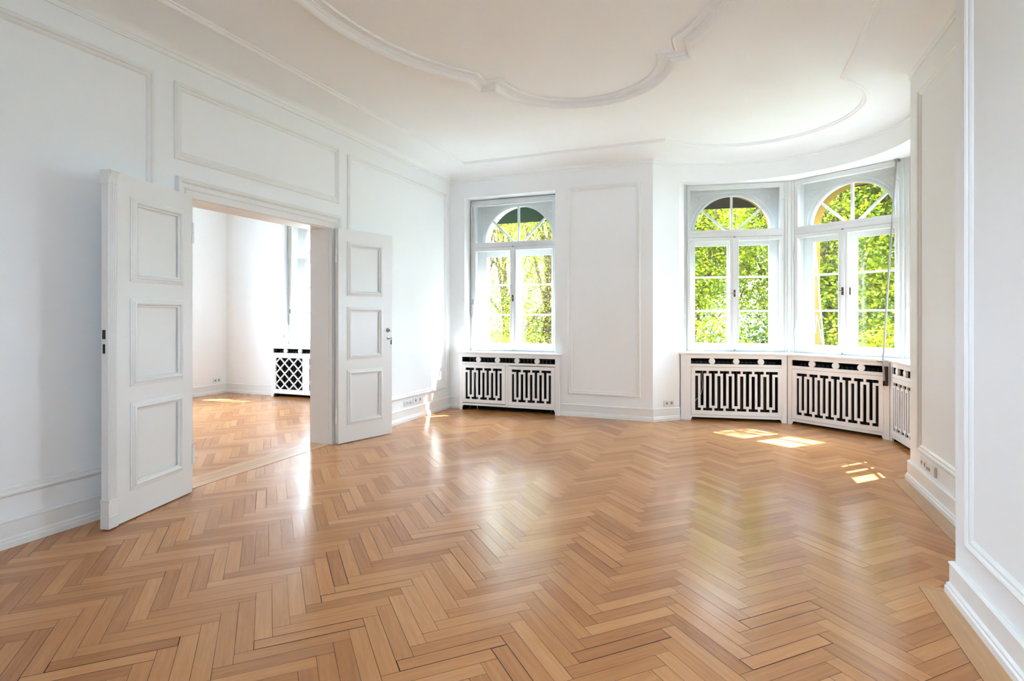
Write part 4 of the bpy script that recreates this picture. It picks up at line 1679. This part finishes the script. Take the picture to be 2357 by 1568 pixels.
def tree(name, x, y, h, crown, zc0, nleaf, size, mat, label, cat='tree', trunk=.12, lean=(0, 0), nbr=16, bias=0.0, maple=False, cut=True, clump=.55, group='trees and shrubs in the garden'):
    """trunk and branches; leaves gathered in clumps along the branches. crown = (rx, ry, rz)"""
    root = empty(name, (x, y, GZ))
    tag(root, label, cat, group)
    cz = zc0
    base_ = Vector((x, y, GZ))
    m = MB()
    topz = cz + crown[2] * .55
    tr_pts = []
    for i in range(7):
        t_ = i / 6
        tr_pts.append(Vector((x + lean[0] * t_ + .10 * math.sin(t_ * 5 + x), y + lean[1] * t_ + .08 * math.cos(t_ * 4 + y), GZ + (topz - GZ) * t_)) - base_)
    m.tube(tr_pts, [trunk * (1 - .75 * i / 6) for i in range(7)], 9)
    m.build('trunk', BARK, root, smooth=60)
    ends = []
    br = MB()
    for i in range(nbr):
        t_ = random.uniform(.30, 1.0)
        p0 = tr_pts[min(5, int(t_ * 6))].lerp(tr_pts[min(6, int(t_ * 6) + 1)], t_ * 6 - int(t_ * 6)) + base_
        az = 2 * PI * (i / nbr) + random.uniform(-.5, .5)
        zz = random.uniform(-.8, .9)
        rr = math.sqrt(max(.1, 1 - zz * zz)) * random.uniform(.6, .95)
        p1 = Vector((x + lean[0] + crown[0] * rr * math.cos(az), y + lean[1] + crown[1] * rr * math.sin(az), cz + crown[2] * zz))
        pm_ = p0.lerp(p1, .5) + Vector((random.uniform(-.2, .2), random.uniform(-.2, .2), random.uniform(.0, .35)))
        pts_ = []
        for j in range(6):
            q_ = j / 5
            pts_.append(p0.lerp(pm_, q_).lerp(pm_.lerp(p1, q_), q_) - base_)
        br.tube(pts_, [trunk * .36 * (1 - .85 * j / 5) + .004 for j in range(6)], 6)
        ends.append((p0, pm_, p1))
        for s_ in range(3):
            q_ = random.uniform(.4, .95)
            a_ = p0.lerp(pm_, q_).lerp(pm_.lerp(p1, q_), q_)
            b_ = a_ + Vector((random.uniform(-1, 1) * crown[0], random.uniform(-1, 1) * crown[1], random.uniform(-.7, .7) * crown[2])) * .33
            br.tube([a_ - base_, a_.lerp(b_, .5) + Vector((0, 0, .05)) - base_, b_ - base_], [trunk * .13 + .003, trunk * .09 + .002, .002], 5)
            ends.append((a_, a_.lerp(b_, .5), b_))
    br.build('branches', BARK, root, smooth=60)
    # leaves
    P_ = []
    per = nleaf // len(ends) + 1
    for p0, pm_, p1 in ends:
        q_ = rng.uniform(.25, 1.08, per)
        a_ = np.array(p0)[None] * ((1 - q_) ** 2)[:, None] + 2 * np.array(pm_)[None] * (q_ * (1 - q_))[:, None] + np.array(p1)[None] * (q_ ** 2)[:, None]
        a_ = a_ + rng.normal(0, 1, (per, 3)) * (np.array(crown) * .20 * clump + .06)
        P_.append(a_)
    P_ = np.concatenate(P_)[:nleaf]
    P_ = P_[P_[:, 2] > GZ + .1]
    if cut:
        P_ = P_[~sun_gap(P_)]
    leaf_mesh('foliage', P_, size, mat, root, (x, y, GZ), maple=maple, shade_bias=bias)
    return root


#TREES
tree('leafy_tree', -6.4, 15.5, 9, (2.6, 2.0, 4.0), 3.0, 45500, 0.065, LEAF_OLIVE, 'olive green tree filling the left panes of the single far window', trunk=.14, nbr=22)
tree('leafy_tree', -4.3, 13.6, 8, (1.9, 1.7, 3.5), 2.7, 38500, 0.058, LEAF_OLIVE, 'olive tree with dark trunk in the right panes of the single far window', trunk=.13, bias=.05, nbr=22)
tree('leafy_tree', -1.6, 17.5, 8, (2.4, 2.0, 3.2), 2.6, 26250, 0.075, LEAF_GREEN, 'green tree standing back between single window and bay', trunk=.15, nbr=20)
tree('leafy_tree', -0.9, 12.4, 7, (1.5, 1.3, 2.3), 2.7, 21000, 0.061, LEAF_LIME, 'lime green maple in the left panes of the left bay window', trunk=.09, maple=True, nbr=20)
tree('leafy_tree', .95, 14.6, 9, (2.0, 1.7, 3.5), 3.2, 29750, 0.068, LEAF_LIME, 'lime green maple with bare boughs in the right panes of the left bay window', trunk=.12, maple=True, bias=.05, nbr=20)
tree('leafy_tree', 1.75, 12.2, 9, (1.4, 1.4, 3.2), 2.9, 28000, 0.06, LEAF_LIME, 'bright green maple filling the bay corner window', trunk=.08, maple=True, nbr=20)
tree('leafy_tree', 3.3, 13.6, 9, (1.9, 1.7, 3.6), 3.1, 35000, 0.065, LEAF_LIME, 'bright maple at the right side of the bay corner window', trunk=.10, maple=True, bias=-.03, nbr=20)
tree('leafy_tree', 5.6, 6.6, 8, (1.9, 2.8, 3.4), 2.4, 52500, 0.075, LEAF_GREEN, 'added green tree screening sky light from the hidden bay window', trunk=.11)  # unseen tree, set close and dense to cut sky light in the bay
tree('leafy_tree', -11.5, 16.5, 8, (2.8, 2.2, 3.2), 2.3, 15750, 0.082, LEAF_OLIVE, 'olive tree outside the next room window', trunk=.15)
tree('garden_shrub', -4.9, 11.8, 2, (1.8, 1.0, 1.1), .0, 21000, 0.048, LEAF_OLIVE, 'fine leaved olive shrub low in the single far window', 'shrub', trunk=.05)
tree('garden_shrub', -.35, 11.2, 2, (1.3, .8, 1.05), .25, 11375, 0.061, LEAF_YELLOW, 'yellowing shrub low in the left bay window', 'shrub', trunk=.04, maple=True, bias=-.08)
tree('garden_shrub', 2.05, 10.9, 2, (.9, .7, .95), .35, 8750, 0.065, LEAF_YELLOW, 'yellowing maple bush low in the right pane of the bay corner window', 'shrub', trunk=.04, maple=True, bias=.05)
tree('garden_shrub', 1.05, 12.6, 2, (1.1, .8, 1.2), .3, 11375, 0.058, LEAF_GREEN, 'dark green shrub behind the folding awning arms', 'shrub', trunk=.04, maple=True)
tree('leafy_tree', 8.6, 4.6, 8, (2.2, 2.6, 3.4), 2.4, 14000, .12, LEAF_GREEN, 'added green tree far to the right keeping sky light off the hidden bay window', trunk=.12)  # out of view, added to dim the sky seen past the nearer tree
tree('leafy_tree', 4.4, 11.8, 9, (2.3, 1.8, 3.4), 4.7, 30000, .115, LEAF_GREEN, 'tall green tree right of the bay throwing shade on its windows', trunk=.15, nbr=24)
#/TREES

# grey house far behind the garden
hroot = empty('house', (2.0, 30.0, GZ))
tag(hroot, 'grey house glimpsed through the leaves of the left bay window', 'house')
m = MB()
m.box(-5, 5, 0, 6, 0, 8.5)
hw_ = m.build('walls', GREYHOUSE, hroot)
m = MB()
m.add([(-5.4, -.4, 8.5), (5.4, -.4, 8.5), (5.4, 6.4, 8.5), (-5.4, 6.4, 8.5), (-5.4, 3, 11.2), (5.4, 3, 11.2)], [(0, 1, 5, 4), (2, 3, 4, 5), (0, 4, 3), (1, 2, 5), (3, 2, 1, 0)])
m.build('roof', BARK, hroot)
for zf in (1.6, 4.6):
    for xf in (-3.6, -1.6, .4, 2.4):
        m = MB()
        m.box(xf, xf + 1.1, -.05, .02, zf, zf + 1.7)
        m.build('window', HOUSEGLASS, hroot)

# ------------------------------------------------------------------ light
w = bpy.data.worlds.new('sky')
scene.world = w
w.use_nodes = True
wt = w.node_tree
wt.nodes.clear()
bg = wt.nodes.new('ShaderNodeBackground')
wo = wt.nodes.new('ShaderNodeOutputWorld')
bg.inputs['Color'].default_value = (0.71, 0.885, 1.10, 1)
bg.inputs['Strength'].default_value = 9.0
wt.links.new(bg.outputs[0], wo.inputs['Surface'])

sd = bpy.data.lights.new('sun', 'SUN')
sd.energy = 9.5
sd.angle = math.radians(.53)
sd.color = (.95, .98, 1.0)
so = bpy.data.objects.new('sun', sd)
C.objects.link(so)
so.rotation_euler = Vector(-TOSUN).to_track_quat('-Z', 'Y').to_euler()
so.location = (8, 16, 12)



def sky_portal(name, cx, cy_, cz_, w_, h_, ang):
    """tells the sampler where daylight enters; gives no light of its own"""
    l = bpy.data.lights.new(name, 'AREA')
    l.shape = 'RECTANGLE'
    l.size, l.size_y = w_, h_
    l.cycles.is_portal = True
    o_ = bpy.data.objects.new(name, l)
    C.objects.link(o_)
    o_.location = (cx, cy_, cz_)
    o_.rotation_euler = (PI / 2, 0, ang)      # -Z of the light turns to +Y of the wall frame, i.e. out; flip below
    o_.rotation_euler = (-PI / 2, 0, ang)
    return o_


for Lp_, E_, W_, P_ in ((W1L, W1E, W1W, PW1), (W2L, W2E, W2W, PW2), (W3L, W3E, W3W, PW2), (W4L, W4E, W4W, PW2), (W0L, W0E, W0W, PW0)):
    n_ = Vector((-E_.y, E_.x))
    p_ = Lp_ + E_ * (W_ / 2) + n_ * (P_['do'] + .055)
    zA, zB = P_['oz'][0], P_['zc'] + P_['R']
    sky_portal('sky_portal', p_.x, p_.y, (zA + zB) / 2, W_ - .1, zB - zA, math.atan2(E_.y, E_.x))
sky_portal('sky_portal', (BX0 + BX1) / 2, BACKY - .2, (BZ0 + BZ1) / 2, BX1 - BX0, BZ1 - BZ0, PI)
sky_portal('sky_portal', SX - .1, 5.40, 2.0, .7, 2.2, PI / 2)

# ------------------------------------------------------------------ camera
cd = bpy.data.cameras.new('camera')
cd.sensor_width = 36.0
cd.sensor_fit = 'HORIZONTAL'
cd.lens = 1290.0 / 2357.0 * 36.0
cd.shift_y = -(784.0 - 726.0) / 2357.0
cd.clip_start = .02
co = bpy.data.objects.new('camera', cd)
C.objects.link(co)
co.location = (0, 0, 1.4)
co.rotation_euler = (PI / 2, 0, math.radians(21.55))
scene.camera = co

scene.view_settings.view_transform = 'Standard'
scene.view_settings.look = 'None'
scene.view_settings.gamma = 1.0
scene.view_settings.exposure = 2.72
scene.view_settings.use_curve_mapping = False
cy = scene.cycles
cy.use_denoising = True
cy.max_bounces = 10
cy.diffuse_bounces = 6
cy.glossy_bounces = 3
cy.transparent_max_bounces = 24
cy.sample_clamp_indirect = 8.0
cy.caustics_reflective = False
cy.caustics_refractive = False
